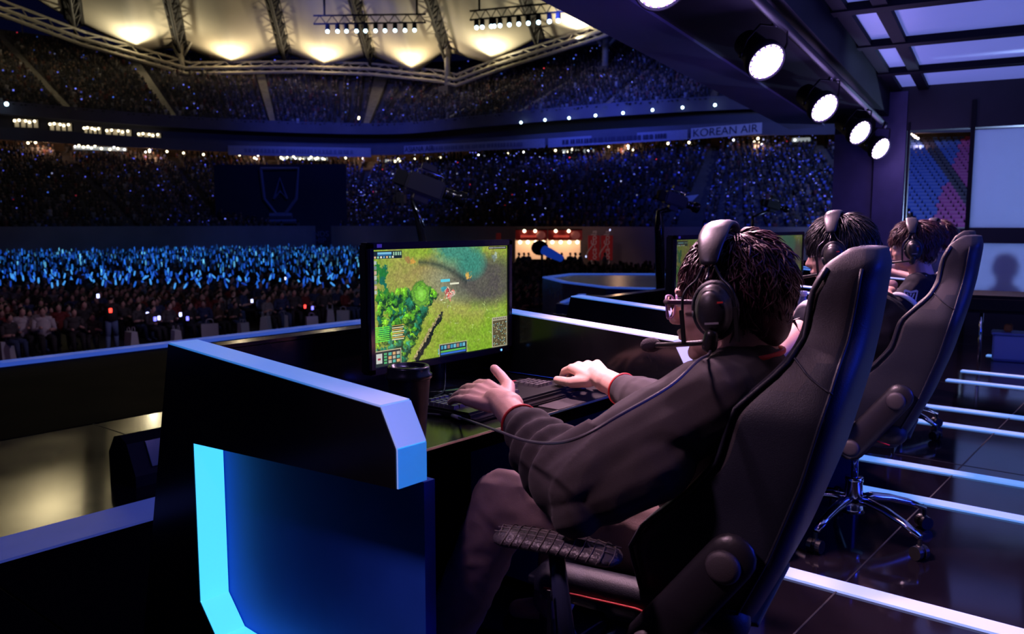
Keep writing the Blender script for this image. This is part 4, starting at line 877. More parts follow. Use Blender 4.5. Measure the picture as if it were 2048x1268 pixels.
LN = ['out of frame above', 'out of frame above', 'out of frame above', 'cut off by the top edge of the view', 'largest one fully in view', 'third from the top', 'fourth from the top, a thin crescent', 'lowest and smallest one']
for k, p in enumerate(LP):
    if k < 1: continue
    stage_lamp(p, 'round white stage lamp under the canopy, '+LN[k], k, (p.x-1.0 if k > 2 else p.x-0.2, 0.45, 0.75) if k > 2 else (p.x+0.3, p.y-0.9, 0.8), 330 if k > 2 else (380 if k == 2 else 130))
rl = MB(); a = LP[0]+Vector((0, 0, 0.30)); b = LP[-1]+Vector((0, 0, 0.28)); rl.tube([a, b], 0.03, 8)
o = rl.build('lighting_bar', black_matt, None, True); tag(o, 'black bar under the canopy carrying the row of stage lamps', 'lighting bar')
# ---- table and box by the rear wall
tl = PZ(1957, 722, 0); tr_ = PZ(2046, 728, 0); t = empty('folding_table', tl, math.atan2(-(Wd.y*-1), Wd.x)); tag(t, 'black topped table with thin chrome legs by the rear wall', 'table')
t.rotation_euler = (0, 0, math.atan2(Wd.y, Wd.x))
MB().box((0.5, 0.3, 0.52), (1.4, 0.7, 0.16), bev=0.03).build('tabletop', black_matt, t)
for x_, y_ in ((0, 0), (0.62, 0), (0, 0.6), (0.62, 0.6)): MB().tube([(x_, y_, 0), (x_, y_, 0.46)], 0.013, 10).build('leg', chrome, t, True)
cb = empty('crate', t.location+Wd*0.12+Uh*0.15, math.atan2(Wd.y, Wd.x)); tag(cb, 'pale blue plastic crate under the folding table', 'crate')
MB().box((0.16, 0.1, 0.12), (0.36, 0.26, 0.24), bev=0.015).build('crate_body', mat('crate_blue', (0.25, 0.33, 0.6), 0.5), cb)
MB().box((0.16, 0.1, 0.245), (0.39, 0.29, 0.02), bev=0.008).build('rim', mat('crate_rim', (0.2, 0.26, 0.5), 0.5), cb)
o = MB().box((0, 0, 0.035), (0.10, 0.06, 0.07), bev=0.01).build('small_box', mat('orange_carton', (0.6, 0.2, 0.03), 0.6)); o.location = cb.location+Wd*0.1+Vector((0, 0, .256))+Uh*.1; tag(o, 'small orange carton resting on the pale blue crate', 'carton')
# ---- block added in place of a floor reflection beside the near desk and the next desk's blue edge at the left border
wp = PZ(250, 985, 0); t = empty('reflection_block', (wp.x+0.24, 3.95, 0)); t.scale = (.62, .62, .66); tag(t, 'black rounded shape standing in for a floor reflection, left of the near desk', 'floor reflection')
MB().prism([(-0.2, 0.0), (0.22, 0.0), (0.22, 0.20), (0.12, 0.33), (0.02, 0.35), (-0.08, 0.30), (-0.2, 0.08)], -0.28, 0.30).build('dark_block', black_matt, t, bev=0.02)
MB().add([(-0.14, -0.195, 0.13), (0.2, -0.195, 0.13), (0.2, -0.10, 0.30), (-0.14, -0.10, 0.30)], [(0, 1, 2, 3)]).add([(-0.14, -0.185, 0.13), (0.2, -0.185, 0.13), (0.2, -0.09, 0.30), (-0.14, -0.09, 0.30)], [(3, 2, 1, 0)]).build('blue_patch', mat('reflected_blue', (0.01, 0.02, 0.06), 0.2, em=(0.01, 0.03, 0.2), es=0.08), t)
# ---- far round deck with lit rims
dk = [PZ(1085, 556, 0), PZ(1125, 566, 0), PZ(1212, 577, 0), PZ(1330, 580, 0), PZ(1500, 583, 0), PZ(1620, 575, 0), PZ(1640, 558, 0), PZ(1450, 552, 0), PZ(1300, 549, 0), PZ(1140, 549, 0)]
t = empty('round_deck', (0, 0, 0)); tag(t, 'low many-sided deck with glowing blue rims beyond the desks', 'deck')
n = len(dk); MB().add([p for p in dk]+[Vector((p.x, p.y, -2.55)) for p in dk], [tuple(range(n)), tuple(range(n, 2*n))[::-1]]+[(k, (k+1) % n, n+(k+1) % n, n+k) for k in range(n)]).build('platform', mat('deck_blue_gloss', (0.03, 0.06, 0.16), 0.25, var=0.2), t)
cen = sum(dk, Vector())/n; rm = MB()
for k in range(n):
    a, b = dk[k], dk[(k+1) % n]; ia, ib = a.lerp(cen, 0.06), b.lerp(cen, 0.06); z_ = Vector((0, 0, 0.03)); rm.add([a, b, ib, ia, a+z_, b+z_, ib+z_, ia+z_], [(0, 1, 2, 3), (4, 7, 6, 5), (0, 4, 5, 1), (1, 5, 6, 2), (2, 6, 7, 3), (3, 7, 4, 0)])
rm.build('rim_light', strip_edge, t)
q = [PZ(1120, 606, 0), PZ(1130, 606, 0), PZ(1172, 590, 0), PZ(1158, 590, 0)]; z_ = Vector((0, 0, .02))
o = MB().add(q+[p+z_ for p in q], [(0, 1, 2, 3), (4, 7, 6, 5), (0, 4, 5, 1), (1, 5, 6, 2), (2, 6, 7, 3), (3, 7, 4, 0)]).build('floor_light_strip', strip_edge); tag(o, 'short slanting blue strip before the round deck', 'light strip')
q = [PZ(1112, 607, -.02), PZ(1160, 612, -.02), PZ(1260, 594, -.02), PZ(1165, 589, -.02)]; z_ = Vector((0, 0, -2.5))
o = MB().add(q+[p+z_ for p in q], [(0, 3, 2, 1), (4, 5, 6, 7), (0, 1, 5, 4), (1, 2, 6, 5), (2, 3, 7, 6), (3, 0, 4, 7)]).build('runway_block', MATS['deck_blue_gloss']); tag(o, 'dark blue block joining the stage to the round deck', 'platform')
# ---- television cameras
def tv_camera(p, fwd, S, label, col, pole):
    t = empty('television_camera'); tag(t, label, 'camera', 'television cameras around the stage'); R = frame(fwd)
    t.matrix_world = Matrix.Translation(p) @ R.to_4x4() @ Matrix.Scale(S, 4)
    MB().box((0, 0, 0), (0.16, 0.40, 0.20), bev=0.02).build('camera_body', black_plastic, t)
    l = MB().lathe([(0, 0.0), (0.055, 0.0), (0.06, 0.05), (0.06, 0.14), (0.085, 0.17), (0.085, 0.24), (0.07, 0.245), (0, 0.23)], 24, M=Matrix.Rotation(-math.pi/2, 3, 'X'), o=(0, 0.2, 0)).build('lens', black_gloss, t, True)
    for y_ in (0.22, 0.30, 0.36): MB().lathe([(0.062, 0), (0.066, 0.005), (0.062, 0.01)], 20, M=Matrix.Rotation(-math.pi/2, 3, 'X'), o=(0, y_, 0)).build('lens_ring', chrome, l, True)
    MB().tube([(0, 0.15, 0.10), (0, 0.15, 0.15), (0, -0.12, 0.15), (0, -0.12, 0.10)], 0.012, 8).build('handle', chrome, t, True)
    MB().box((0.0, -0.02, 0.19), (0.10, 0.16, 0.07), bev=0.01).build('viewfinder', dark_metal, t)
    MB().box((0, -0.26, -0.01), (0.12, 0.13, 0.16), bev=0.015).build('battery', black_matt, t)
    MB().box((0, 0, -0.14), (0.10, 0.16, 0.08), bev=0.01).build('tilt_head', dark_metal, t)
    if pole: MB().tube([Vector(q) for q in pole], col, 10).build('support', black_gloss, t, True).matrix_parent_inverse = t.matrix_world.inverted()
    return t
d3 = 10.0
p = PD(850, 372, d3); tv_camera(p, -RT*-1.0+Vector((0, 0, -.35))+FW*.2, 1.15, 'large black camera on a jib arm above the bright monitor', [0.02, 0.02, 0.05, 0.05], [PD(842, 385, d3), PD(824, 398, d3), PD(845, 480, d3), PD(845, 640, d3)])
MB_ = MB(); MB_.tube([PD(823, 398, d3-.05), PD(849, 455, d3-.05)], 0.012, 6); o = MB_.build('jib_rod', chrome, None, True); tag(o, 'thin bright rod of the jib arm under the large black camera', 'rod')
o = MB().box(PD(800, 398, d3-.1), (0.28, 0.12, 0.16), frame(RT), bev=0.03).build('counterweight', black_plastic); tag(o, 'black counterweight box left of the jib rod', 'counterweight')
d4 = 8.5
p = PD(1350, 400, d4); tv_camera(p, RT+Vector((0, 0, -.30))+FW*.3, 0.62, 'camera with silver top handle on a tall pedestal, left of the two small ones', [0.03, 0.03, 0.05, 0.05, 0.06], [PD(1340, 418, d4), PD(1318, 424, d4), PD(1319, 455, d4), PD(1320, 520, d4), PZ(1322, 640, 0)])
d5 = 11.5
p = PD(1545, 410, d5); tv_camera(p, RT+Vector((0, 0, -.25))+FW*.3, 0.55, 'small camera above the second player, right of the pedestal camera', [0.02, 0.02, 0.03, 0.03], [PD(1540, 420, d5), PD(1506, 434, d5), PD(1505, 480, d5), PD(1505, 600, d5)])
# ================================================================ STADIUM
PN = [(-86, 40), (-75, 62), (-64, 79), (-53, 90), (-40, 102), (-27, 108), (-15, 109.5), (-5, 102.5), (4.3, 95.5), (14, 89.5), (24, 85.5), (42, 82.5), (60, 75), (76, 58)]
PT = [Vector((a, b, 0)) for a, b in PN]; sp = spline(PT, 12); CEN = Vector((-6, 20, 0))
seg = [0.0]
for i in range(1, len(sp)): seg.append(seg[-1]+(sp[i]-sp[i-1]).length)
TOTAL = seg[-1]
def path(s, off=0.0):
    s = min(max(s, 0), TOTAL-1e-3); i = int(np.searchsorted(seg, s, 'right'))-1; i = min(i, len(sp)-2); f = (s-seg[i])/(seg[i+1]-seg[i])
    p = sp[i].lerp(sp[i+1], f); a = sp[max(i-3, 0)]; b = sp[min(i+4, len(sp)-1)]; t = (b-a).normalized(); n = Vector((-t.y, t.x, 0))
    if n.dot(p-CEN) < 0: n = -n
    return p+n*off, n, t
def W3(q, z): return LD(q.x, q.y, z)
NS = 150
def sweep(name, prof, m, s0=0, s1=TOTAL, kind='structure'):
    """prof: list of (offset, z)"""
    vs = []; fs = []; n = len(prof)
    for i in range(NS+1):
        s = s0+(s1-s0)*i/NS
        for o_, z in prof: vs.append(W3(path(s, o_)[0], z))
    for i in range(NS):
        for k in range(n-1): fs.append((i*n+k, i*n+k+1, (i+1)*n+k+1, (i+1)*n+k))
    o = MB().add(vs, fs).build(name, m); o['kind'] = kind; return o
def PS(x, y, off=0.0):
    r_ = (x-CX)/FPX; best = None
    for i in range(len(sp)*4):
        s = TOTAL*i/(len(sp)*4-1); q = path(s, off)[0]; e = (q.x-r_*q.y) ; 
        if best is not None and (e > 0) != (best[0] > 0):
            f = best[0]/(best[0]-e); s_ = best[1]+(s-best[1])*f; q = path(s_, off)[0]; rr = ray(x, y); dep = q.y
            t = dep/(rr.dot(FH)); return CAM+rr*t, s_
        best = (e, s)
    return None, None
stone = mat('stand_wall', (0.22, 0.19, 0.20), 0.85, var=0.25, vscale=0.2)
L0 = (-18, 0.13); L1 = (5, 9.4); U0 = (0, 13.2); U1 = (26, 25.2)
def steps(a, b, n): 
    out = []
    for i in range(n): 
        t = i/n; t2 = (i+1)/n; z = a[1]+(b[1]-a[1])*t; out += [(a[0]+(b[0]-a[0])*t, z), (a[0]+(b[0]-a[0])*t2, z)]
    out.append(b); return out
NL, NU = 29, 32
sweep('wall_stand_front', [(-18.3, -2.6), (-18.3, 0.9), (-18.0, 0.9), (-18.0, 0.13)], stone)
sweep('floor_lower_stand', steps(L0, L1, NL), concrete)
sweep('wall_concourse', [(5, 9.4), (8, 9.4), (8, 11.2), (0.6, 11.2)], mat('concourse_wall', (0.20, 0.15, 0.12), 0.9, var=0.4, vscale=0.5))
sweep('trim_7', [(0.6, 11.2), (0.4, 9.9), (0.2, 9.9), (0.2, 11.2), (0.6, 11.2)], mat('banner_fascia', (0.07, 0.07, 0.11), 0.8, var=0.15, vscale=0.3))
sweep('wall_suites', [(0.3, 11.2), (1.6, 11.2), (1.6, 12.6), (0.0, 12.6)], mat('suite_wall', (0.05, 0.05, 0.08), 0.7))
sweep('trim_8', [(0.0, 12.5), (0.0, 13.9), (0.15, 13.9), (0.15, 13.2)], mat('upper_fascia', (0.08, 0.07, 0.10), 0.8, var=0.2, vscale=0.3))
sweep('floor_upper_stand', steps(U0, U1, NU), concrete)
sweep('wall_stand_top', [(26, 25.2), (26.5, 25.2), (26.5, 26.4), (27, 26.4), (27, 10)], mat('rim_wall', (0.09, 0.08, 0.08), 0.9, var=0.4, vscale=0.3))
mb = MB()
for s in np.linspace(4, TOTAL-4, 70): mb.tube([W3(path(s, 25.8)[0], 25.2), W3(path(s, 25.8)[0], 27.6)], 0.08, 5)
mb.tube([W3(path(s, 25.8)[0], 27.6) for s in np.linspace(4, TOTAL-4, 80)], 0.06, 5)
o = mb.build('rim_railing', steel_white); tag(o, 'thin railing along the top rim of the upper stand', 'railing')
f_ = [LD(-90, -10, FIELD), LD(90, -10, FIELD), LD(90, 120, FIELD), LD(-90, 120, FIELD)]
struct('floor_field', MB().add(f_, [(0, 1, 2, 3)]), mat('field_cover', (0.02, 0.022, 0.028), 0.8, var=0.3, vscale=0.3))
# aisles on the upper tier
aisle_m = mat('aisle_steps', (0.09, 0.085, 0.085), 0.85, var=0.3, vscale=1.5); k = 0
AIS = [s for s in np.arange(9, TOTAL-4, 11.5)]
for s in AIS:
    for (a, b, nn_) in ((U0, U1, NU),):
        vs = []; 
        for t in (0, 1):
            o_, z = (a if t == 0 else b)
            for ds in (-.35, .35):
                vs.append(W3(path(s+ds*(1 if t == 0 else 1.3), o_)[0], z+0.5))
        d_ = Vector((0, 0, -.45)); MB().add(vs+[v+d_ for v in vs], [(0, 1, 3, 2), (4, 6, 7, 5), (0, 4, 5, 1), (1, 5, 7, 3), (3, 7, 6, 2), (2, 6, 4, 0)]).build('trim_%d' % (20+k), aisle_m)['kind'] = 'structure'; k += 1
# ---- crowd meshes
def crowd_mesh(name, pos, face, cols_, hcols, sc, m, tmpl):
    tv, tf, th_ = tmpl; n = len(pos); ca = np.cos(face); sa = np.sin(face)
    v = tv[None]*sc[:, None, None]; x = v[..., 0]*ca[:, None]-v[..., 1]*sa[:, None]; y = v[..., 0]*sa[:, None]+v[..., 1]*ca[:, None]
    P = np.stack([x, y, v[..., 2]], -1)+pos[:, None]; nv = len(tv)
    F = (tf[None]+np.arange(n)[:, None, None]*nv).reshape(-1, 4)
    me = bpy.data.meshes.new(name); me.vertices.add(n*nv); me.vertices.foreach_set('co', P.ravel().astype(np.float32))
    me.loops.add(F.size); me.loops.foreach_set('vertex_index', F.ravel().astype(np.int32)); me.polygons.add(len(F))
    me.polygons.foreach_set('loop_start', np.arange(0, F.size, 4, dtype=np.int32)); me.polygons.foreach_set('loop_total', np.full(len(F), 4, dtype=np.int32)); me.update(calc_edges=True)
    a = me.color_attributes.new('Col', 'FLOAT_COLOR', 'POINT'); c = np.ones((n, nv, 4)); c[..., :3] = cols_[:, None]; 
    if hcols is not None: c[:, th_, :3] = hcols[:, None]
    a.data.foreach_set('color', c.ravel().astype(np.float32)); me.materials.append(m)
    me.polygons.foreach_set('use_smooth', np.ones(len(F), bool)); return me
def tmpl_person():
    v = []; f = []
    def ringbox(levels, head=False):
        b = len(v)
        for (z, a, c, y) in levels:
            for k in range(6): an = 2*math.pi*k/6+.52; v.append((a*math.cos(an), y+c*math.sin(an), z))
        for i in range(len(levels)-1):
            for k in range(6): f.append((b+i*6+k, b+i*6+(k+1) % 6, b+(i+1)*6+(k+1) % 6, b+(i+1)*6+k))
        t = b+(len(levels)-1)*6; f.append((t, t+1, t+2, t+3)); f.append((t, t+3, t+4, t+5))
        return range(b, len(v))
    ringbox([(0.42, .19, .14, 0), (0.70, .17, .12, 0), (0.92, .24, .12, 0), (1.0, .13, .08, 0)])
    h = list(ringbox([(1.0, .05, .05, .02), (1.05, .08, .09, .02), (1.15, .095, .11, .01), (1.24, .06, .07, 0)], True))
    ringbox([(0.40, .10, .10, .32), (0.52, .17, .20, .25)])
    return np.array(v), np.array(f), h
TP = tmpl_person(); crowd_m = attr_mat('crowd_cloth', rough=0.8)
CLOTH = np.array([(.03, .03, .04), (.05, .04, .045), (.02, .02, .03), (.07, .06, .07), (.14, .13, .14), (.12, .03, .03), (.04, .05, .10), (.30, .29, .31), (.07, .05, .04)]); CW = np.array([.2, .17, .15, .14, .08, .07, .09, .04, .06])
HAIRC = np.array([(.015, .012, .012), (.05, .03, .02), (.35, .22, .17)]); HW = np.array([.5, .15, .35])
def tier_people(a, b, nrows, s0, s1, occ, seed):
    r = np.random.default_rng(seed); out = []; fc = []
    aset = np.array(AIS)
    for i in range(nrows):
        t = (i+0.35)/nrows; o_ = a[0]+(b[0]-a[0])*t; z = a[1]+(b[1]-a[1])*(i/nrows)
        s = s0
        while s < s1:
            s += 0.56
            if r.random() > occ or np.min(np.abs(aset-s)) < 0.55: continue
            q, n_, t_ = path(s+r.normal()*.06, o_+r.normal()*.05); p = W3(q, z-0.05+r.random()*.12); out.append(p[:])
            nw = LD(n_.x, n_.y, 0); fc.append(math.atan2(-nw.y, -nw.x)-math.pi/2+r.normal()*.3)
    return np.array(out), np.array(fc)
S_END = PS(1700, 445, 0)[1]
def stuff_crowd(name, label, arr, fc, seed):
    r = np.random.default_rng(seed); n = len(arr)
    me = crowd_mesh(name, arr, fc, CLOTH[r.choice(len(CLOTH), n, p=CW)]*r.uniform(.25, .9, (n, 1)), HAIRC[r.choice(3, n, p=HW)]*.45, r.uniform(.95, 1.08, n), crowd_m, TP)
    o = link(name, me); tag(o, label, 'crowd', None, 'stuff'); return o
A1, F1 = tier_people(L0, L1, NL, 4, S_END, 0.88, 11); stuff_crowd('seated_crowd', 'dense dark crowd seated in the lower stand', A1, F1, 1)
A2, F2 = tier_people(U0, U1, NU, 4, S_END, 0.80, 12); stuff_crowd('seated_crowd', 'dense dark crowd seated in the upper stand', A2, F2, 2)
# empty seats seen through the opening at the right
def tmpl_seat():
    v = [(-.22, -.02, .35), (.22, -.02, .35), (.22, .38, .38), (-.22, .38, .38), (-.22, -.06, .80), (.22, -.06, .80)]
    return np.array(v), np.array([(0, 1, 2, 3), (0, 4, 5, 1)]), []
es = []; ef = []; ec = []
for i in range(NL):
    t = (i+.35)/NL; s = S_END+1
    while s < TOTAL-2:
        s += 0.56; q, n_, t_ = path(s, L0[0]+(L1[0]-L0[0])*t); es.append(W3(q, L0[1]+(L1[1]-L0[1])*(i/NL))[:]); nw = LD(n_.x, n_.y, 0); ef.append(math.atan2(-nw.y, -nw.x)-math.pi/2)
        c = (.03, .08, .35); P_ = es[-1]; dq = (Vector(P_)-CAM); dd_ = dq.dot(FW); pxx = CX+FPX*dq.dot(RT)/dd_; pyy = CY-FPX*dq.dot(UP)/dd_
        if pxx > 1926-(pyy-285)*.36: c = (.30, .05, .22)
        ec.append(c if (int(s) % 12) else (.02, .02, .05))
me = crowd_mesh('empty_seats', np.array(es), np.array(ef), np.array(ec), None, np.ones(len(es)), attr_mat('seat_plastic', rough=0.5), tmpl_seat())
tag(link('empty_seats', me), 'rows of empty blue and purple seats seen through the opening', 'seats', None, 'stuff')
light('seat_wash', 'SPOT', LD(28, 40, 16), LD(42, 78, 3), 26000, (0.35, 0.45, 1.0), 1.0, 80, 0.9)
# ---- small lights in the stands
def tmpl_pt():
    v = np.array([(1, 0, 0), (0, 1, 0), (-1, 0, 0), (0, -1, 0), (0, 0, 1), (0, 0, -1)], float); f = np.array([(0, 1, 4, 4), (1, 2, 4, 4), (2, 3, 4, 4), (3, 0, 4, 4), (1, 0, 5, 5), (2, 1, 5, 5), (3, 2, 5, 5), (0, 3, 5, 5)])
    v = np.array([(-1, -1, -1), (1, -1, -1), (1, 1, -1), (-1, 1, -1), (-1, -1, 1), (1, -1, 1), (1, 1, 1), (-1, 1, 1)], float)*.8; f = np.array([(0, 3, 2, 1), (4, 5, 6, 7), (0, 1, 5, 4), (1, 2, 6, 5), (2, 3, 7, 6), (3, 0, 4, 7)])
    return v, f, []
PT_ = tmpl_pt(); spark = quiet(attr_mat('phone_glow', emit=1.0))
def sparks(name, label, A, n, seed, zlo=1.0, weight=None, size=(.03, .07)):
    r = np.random.default_rng(seed); idx = r.choice(len(A), n, replace=False, p=weight); P = A[idx]+np.stack([r.normal(0, .1, n), r.normal(0, .1, n), zlo+r.random(n)*.5], -1)
    base = np.array([(.10, .12, 1.0), (.16, .2, 1.0), (.5, .55, 1.0), (.9, .04, .08), (.06, .15, .8)]); c = base[r.choice(5, n, p=[.48, .25, .04, .02, .21])]*(r.random((n, 1))**2*1.5+.15)
    me = crowd_mesh(name, P, np.zeros(n), c, None, r.uniform(*size, n), spark, PT_); tag(link(name, me), label, 'lights', None, 'stuff')
def dens(A, cx, cd, w_): 
    lat = A @ np.array(RT[:]); dep = A @ np.array(FH[:]); px = CX+FPX*lat/dep; return px
pxl = dens(A1, 0, 0, 0); wl = 0.25+1.0*np.exp(-((pxl-760)/90)**2)+0.9*np.exp(-((pxl-1000)/150)**2)+1.6*np.exp(-((pxl-1560)/170)**2); wl /= wl.sum()
sparks('phone_lights', 'tiny blue phone lights scattered over the lower stand', A1, 1000, 21, weight=wl, size=(.03, .075))
sparks('phone_lights', 'tiny blue phone lights scattered over the upper stand', A2, 420, 22, size=(.035, .09))
# brighter blue held-up cloths among the lower stand crowd
r = np.random.default_rng(31); idx = r.choice(len(A1), 2600, replace=False, p=wl); P = A1[idx]+np.array([0, 0, .85]); 
me = crowd_mesh('blue_towels', P, r.random(2600)*6, np.array([(.10, .16, .6)])*r.uniform(.3, 1.3, (2600, 1)), None, r.uniform(.08, .18, 2600), crowd_m, PT_); tag(link('blue_towels', me), 'pale blue cloths held up across the lower stand', 'cloths', None, 'stuff')
# ---- concourse lamps, one by one
lampm = quiet(mat('warm_bulb', (0.9, 0.9, 0.8), 0.3, em=(1.0, 0.86, 0.55), es=5.0)); lampw = quiet(mat('white_bulb', (0.9, 0.9, 0.9), 0.3, em=(0.9, 0.95, 1.0), es=5.0))
me_w = MB().ell((0, 0, 0), 0.14, seg=8).mesh('bulb', lampm, True); me_c = MB().ell((0, 0, 0), 0.11, seg=8).mesh('bulb', lampw, True)
CL = [(56, 286), (62, 281), (71, 285), (108, 284), (150, 293), (158, 291), (167, 294), (176, 293), (183, 296), (190, 291), (203, 297), (220, 299), (228, 294), (236, 297), (249, 299), (291, 304), (299, 300), (299, 303), (334, 303), (367, 306), (407, 309), (479, 310), (509, 316), (516, 311), (513, 318), (562, 315), (566, 318), (575, 315), (587, 313), (591, 317), (601, 318), (605, 319), (618, 318), (622, 314), (631, 318), (635, 316), (645, 317), (649, 319), (691, 316), (726, 317), (768, 321), (778, 322), (785, 321), (790, 323), (797, 318), (800, 323), (829, 318), (854, 317), (880, 315), (957, 310), (1015, 307), (1047, 304), (1054, 309), (1111, 301), (1125, 305), (1135, 304), (1145, 299), (1156, 303), (1176, 302), (1217, 294), (1256, 292), (1257, 297), (1267, 300), (1336, 287), (1378, 285), (1467, 280), (1508, 284), (1516, 277), (1517, 286), (1524, 289), (1590, 280), (1814, 258), (1822, 267), (1827, 271), (1831, 274), (1836, 277), (1845, 260)]
bars = [(148, 295, 252, 299), (560, 316, 655, 318), (768, 322, 801, 322), (1124, 303, 1187, 302), (1585, 280, 1620, 279)]
for x, y in CL:
    p, s = PS(x, y, 3.0)
    if p is None: continue
    o = link('concourse_lamp', me_w if (x % 3) else me_c, None, p); tag(o, 'small round lamp glowing in the concourse between the stands', 'lamp', 'concourse lamps')
for i, (x0, y0, x1, y1) in enumerate(bars):
    a, _ = PS(x0, y0, 3.3); b, _ = PS(x1, y1, 3.3)
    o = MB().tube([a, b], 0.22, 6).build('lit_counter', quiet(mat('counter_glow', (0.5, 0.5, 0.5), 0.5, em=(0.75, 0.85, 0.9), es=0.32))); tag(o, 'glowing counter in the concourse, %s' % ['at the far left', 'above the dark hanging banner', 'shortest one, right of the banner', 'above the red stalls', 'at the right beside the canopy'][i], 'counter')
for x in (90, 300, 510, 720, 1240, 1515, 1840):
    p, s = PS(x, 306-(x > 1100)*14-(x < 120)*20, 2.0); light('concourse_glow', 'POINT', p, None, 240, (1.0, 0.55, 0.3), 0.4)
# suite windows on the left
for i, (x0, x1, y0, y1) in enumerate([(27, 78, 234, 249), (98, 145, 241, 258), (167, 204, 249, 263), (210, 264, 254, 270), (274, 323, 261, 276)]):
    a, _ = PS(x0, y0+4, 1.4); b, _ = PS(x1, y0+6, 1.4); hgt = 14/1680*98
    t = empty('suite_window', a); tag(t, 'warm lit glazed suite at the far left, %s' % ['the leftmost', 'second from the left', 'the narrow middle one', 'fourth from the left', 'rightmost, nearest the mast'][i], 'window', 'lit suites above the left stand')
    d_ = b-a; z_ = Vector((0, 0, -hgt)); e_ = Vector((0, 0, 0))
    pm = MB().add([e_, d_, d_+z_, z_], [(0, 1, 2, 3)]).add([e_+FH*.1, d_+FH*.1, d_+z_+FH*.1, z_+FH*.1], [(3, 2, 1, 0)]).build('lit_room', quiet(mat('suite_glow', (0.4, 0.35, 0.3), 0.6, em=(0.55, 0.45, 0.25), es=0.30)), t)
    for q in np.linspace(0, 1, 5): MB().box(d_*q+z_*.5-FH*.05, (0.16, 0.16, hgt*1.05)).build('mullion', black_matt, t)
    for q in (0.12, 0.3, 0.55, 0.7, 0.9): 
        o = link('downlight', me_w, t, d_*q+z_*(0.15+0.25*((q*37) % 1))-FH*.4)
# ---- banners with lettering on the fascia
def banner(x0, y0, x1, y1, h, m, label, words, wm, off=0.0, off_marks=False):
    a, _ = PS(x0, y0, off); b, _ = PS(x1, y1, off); t = empty('banner', a); tag(t, label, 'banner'); d_ = b-a; z_ = Vector((0, 0, -h)); f0 = -FH*.06
    MB().add([f0, d_+f0, d_+z_+f0, z_+f0, f0*0, d_, d_+z_, z_], [(0, 1, 2, 3), (7, 6, 5, 4), (0, 4, 5, 1), (1, 5, 6, 2), (2, 6, 7, 3), (3, 7, 4, 0)]).build('cloth', m, t)
    if not words or off_marks:
        X_ = d_.normalized(); mk = MB(); rr_ = random.Random(int(x0)); x_ = 0.22 if words else 0.12
        while x_ < 0.86:
            wq = rr_.uniform(.25, .55); mk.box(d_*x_+z_*.5+f0-FH*.06, (wq*.7, .04, .45), Matrix((X_, FH, Vector((0, 0, 1)))).transposed()); x_ += wq/d_.length
        mk.build('faded_marks', wm if not words else mat('banner_ink_soft', (0.13, 0.14, 0.24), 0.8), t)
    if words:
        X_ = d_.normalized(); Z_ = Vector((0, 0, 1)); Mx = Matrix((X_, Z_, X_.cross(Z_))).transposed()
        for wd, fx, sz in words: text('lettering', wd, sz, Mx, d_*fx+z_*.5+f0-FH*.08, wm, t, 0.01)
bw = mat('banner_pale', (0.24, 0.25, 0.36), 0.8, var=0.1); bi = mat('banner_ink', (0.03, 0.03, 0.07), 0.8)
banner(456, 291, 742, 296, 1.15, bw, 'long pale banner under the upper stand, above the dark hanging cloth', None, mat('banner_ink_soft', (0.13, 0.14, 0.24), 0.8))
banner(808, 292, 1090, 277, 1.0, bw, 'pale banner reading ASIANA AIR at the left end of the curved right stand', [('ASIANA AIR', 0.12, 0.95)], bi, 0.0, True)
banner(1096, 277, 1375, 259, 1.0, bw, 'long pale banner in the middle of the right stand fascia', None, bi)
banner(1382, 257, 1524, 245, 1.1, mat('banner_white', (0.42, 0.43, 0.56), 0.8), 'white banner reading KOREAN AIR near the canopy', [('KOREAN AIR', 0.48, 1.1)], bi)
# dark hanging cloth
a = PD(428, 330, 89.5); b = PD(692, 328, 89.5); hb = (492-330)/1680*89.5
t = empty('hanging_banner', a); tag(t, 'huge dark navy cloth with faint cup emblem and championship lettering hanging over the stand', 'banner'); d_ = b-a; z_ = Vector((0, 0, -hb))
f0 = -FH*.1; MB().add([f0, d_+f0, d_+z_+f0, z_+f0, f0*0, d_, d_+z_, z_], [(0, 1, 2, 3), (7, 6, 5, 4), (0, 4, 5, 1), (1, 5, 6, 2), (2, 6, 7, 3), (3, 7, 4, 0)]).build('cloth', mat('dark_navy_cloth', (0.006, 0.014, 0.04), 0.8, var=0.25, vscale=0.15), t)
X_ = d_.normalized(); Mx = Matrix((X_, Vector((0, 0, 1)), X_.cross(Vector((0, 0, 1))))).transposed(); ink = mat('faint_ink', (0.11, 0.13, 0.24), 0.8)
text('lettering', '2014 LEAGUE OF LEGENDS', 0.85, Mx, d_*.5+z_*.86-FH*.2, ink, t, 0.01); text('lettering', 'WORLD CHAMPIONSHIP', 0.85, Mx, d_*.5+z_*.94-FH*.2, ink, t, 0.01)
em = MB(); k_ = d_.length
def E_(pts, w_=0.18): 
    em.tube([d_*(0.5)+X_*x+Vector((0, 0, z))-FH*.25+z_*.42 for x, z in pts], w_, 5)
E_([(-2.0, 3.2), (2.0, 3.2), (1.7, 0), (0.5, -1.6), (-0.5, -1.6), (-1.7, 0), (-2.0, 3.2)]); E_([(-1.2, -1.8), (1.2, -1.8)], .3); E_([(-.7, 0), (0, 2.2), (.7, 0), (0, .8), (-.7, 0)], .12); E_([(-1.6, -2.4), (1.6, -2.4)], .25)
em.build('emblem', ink, t)
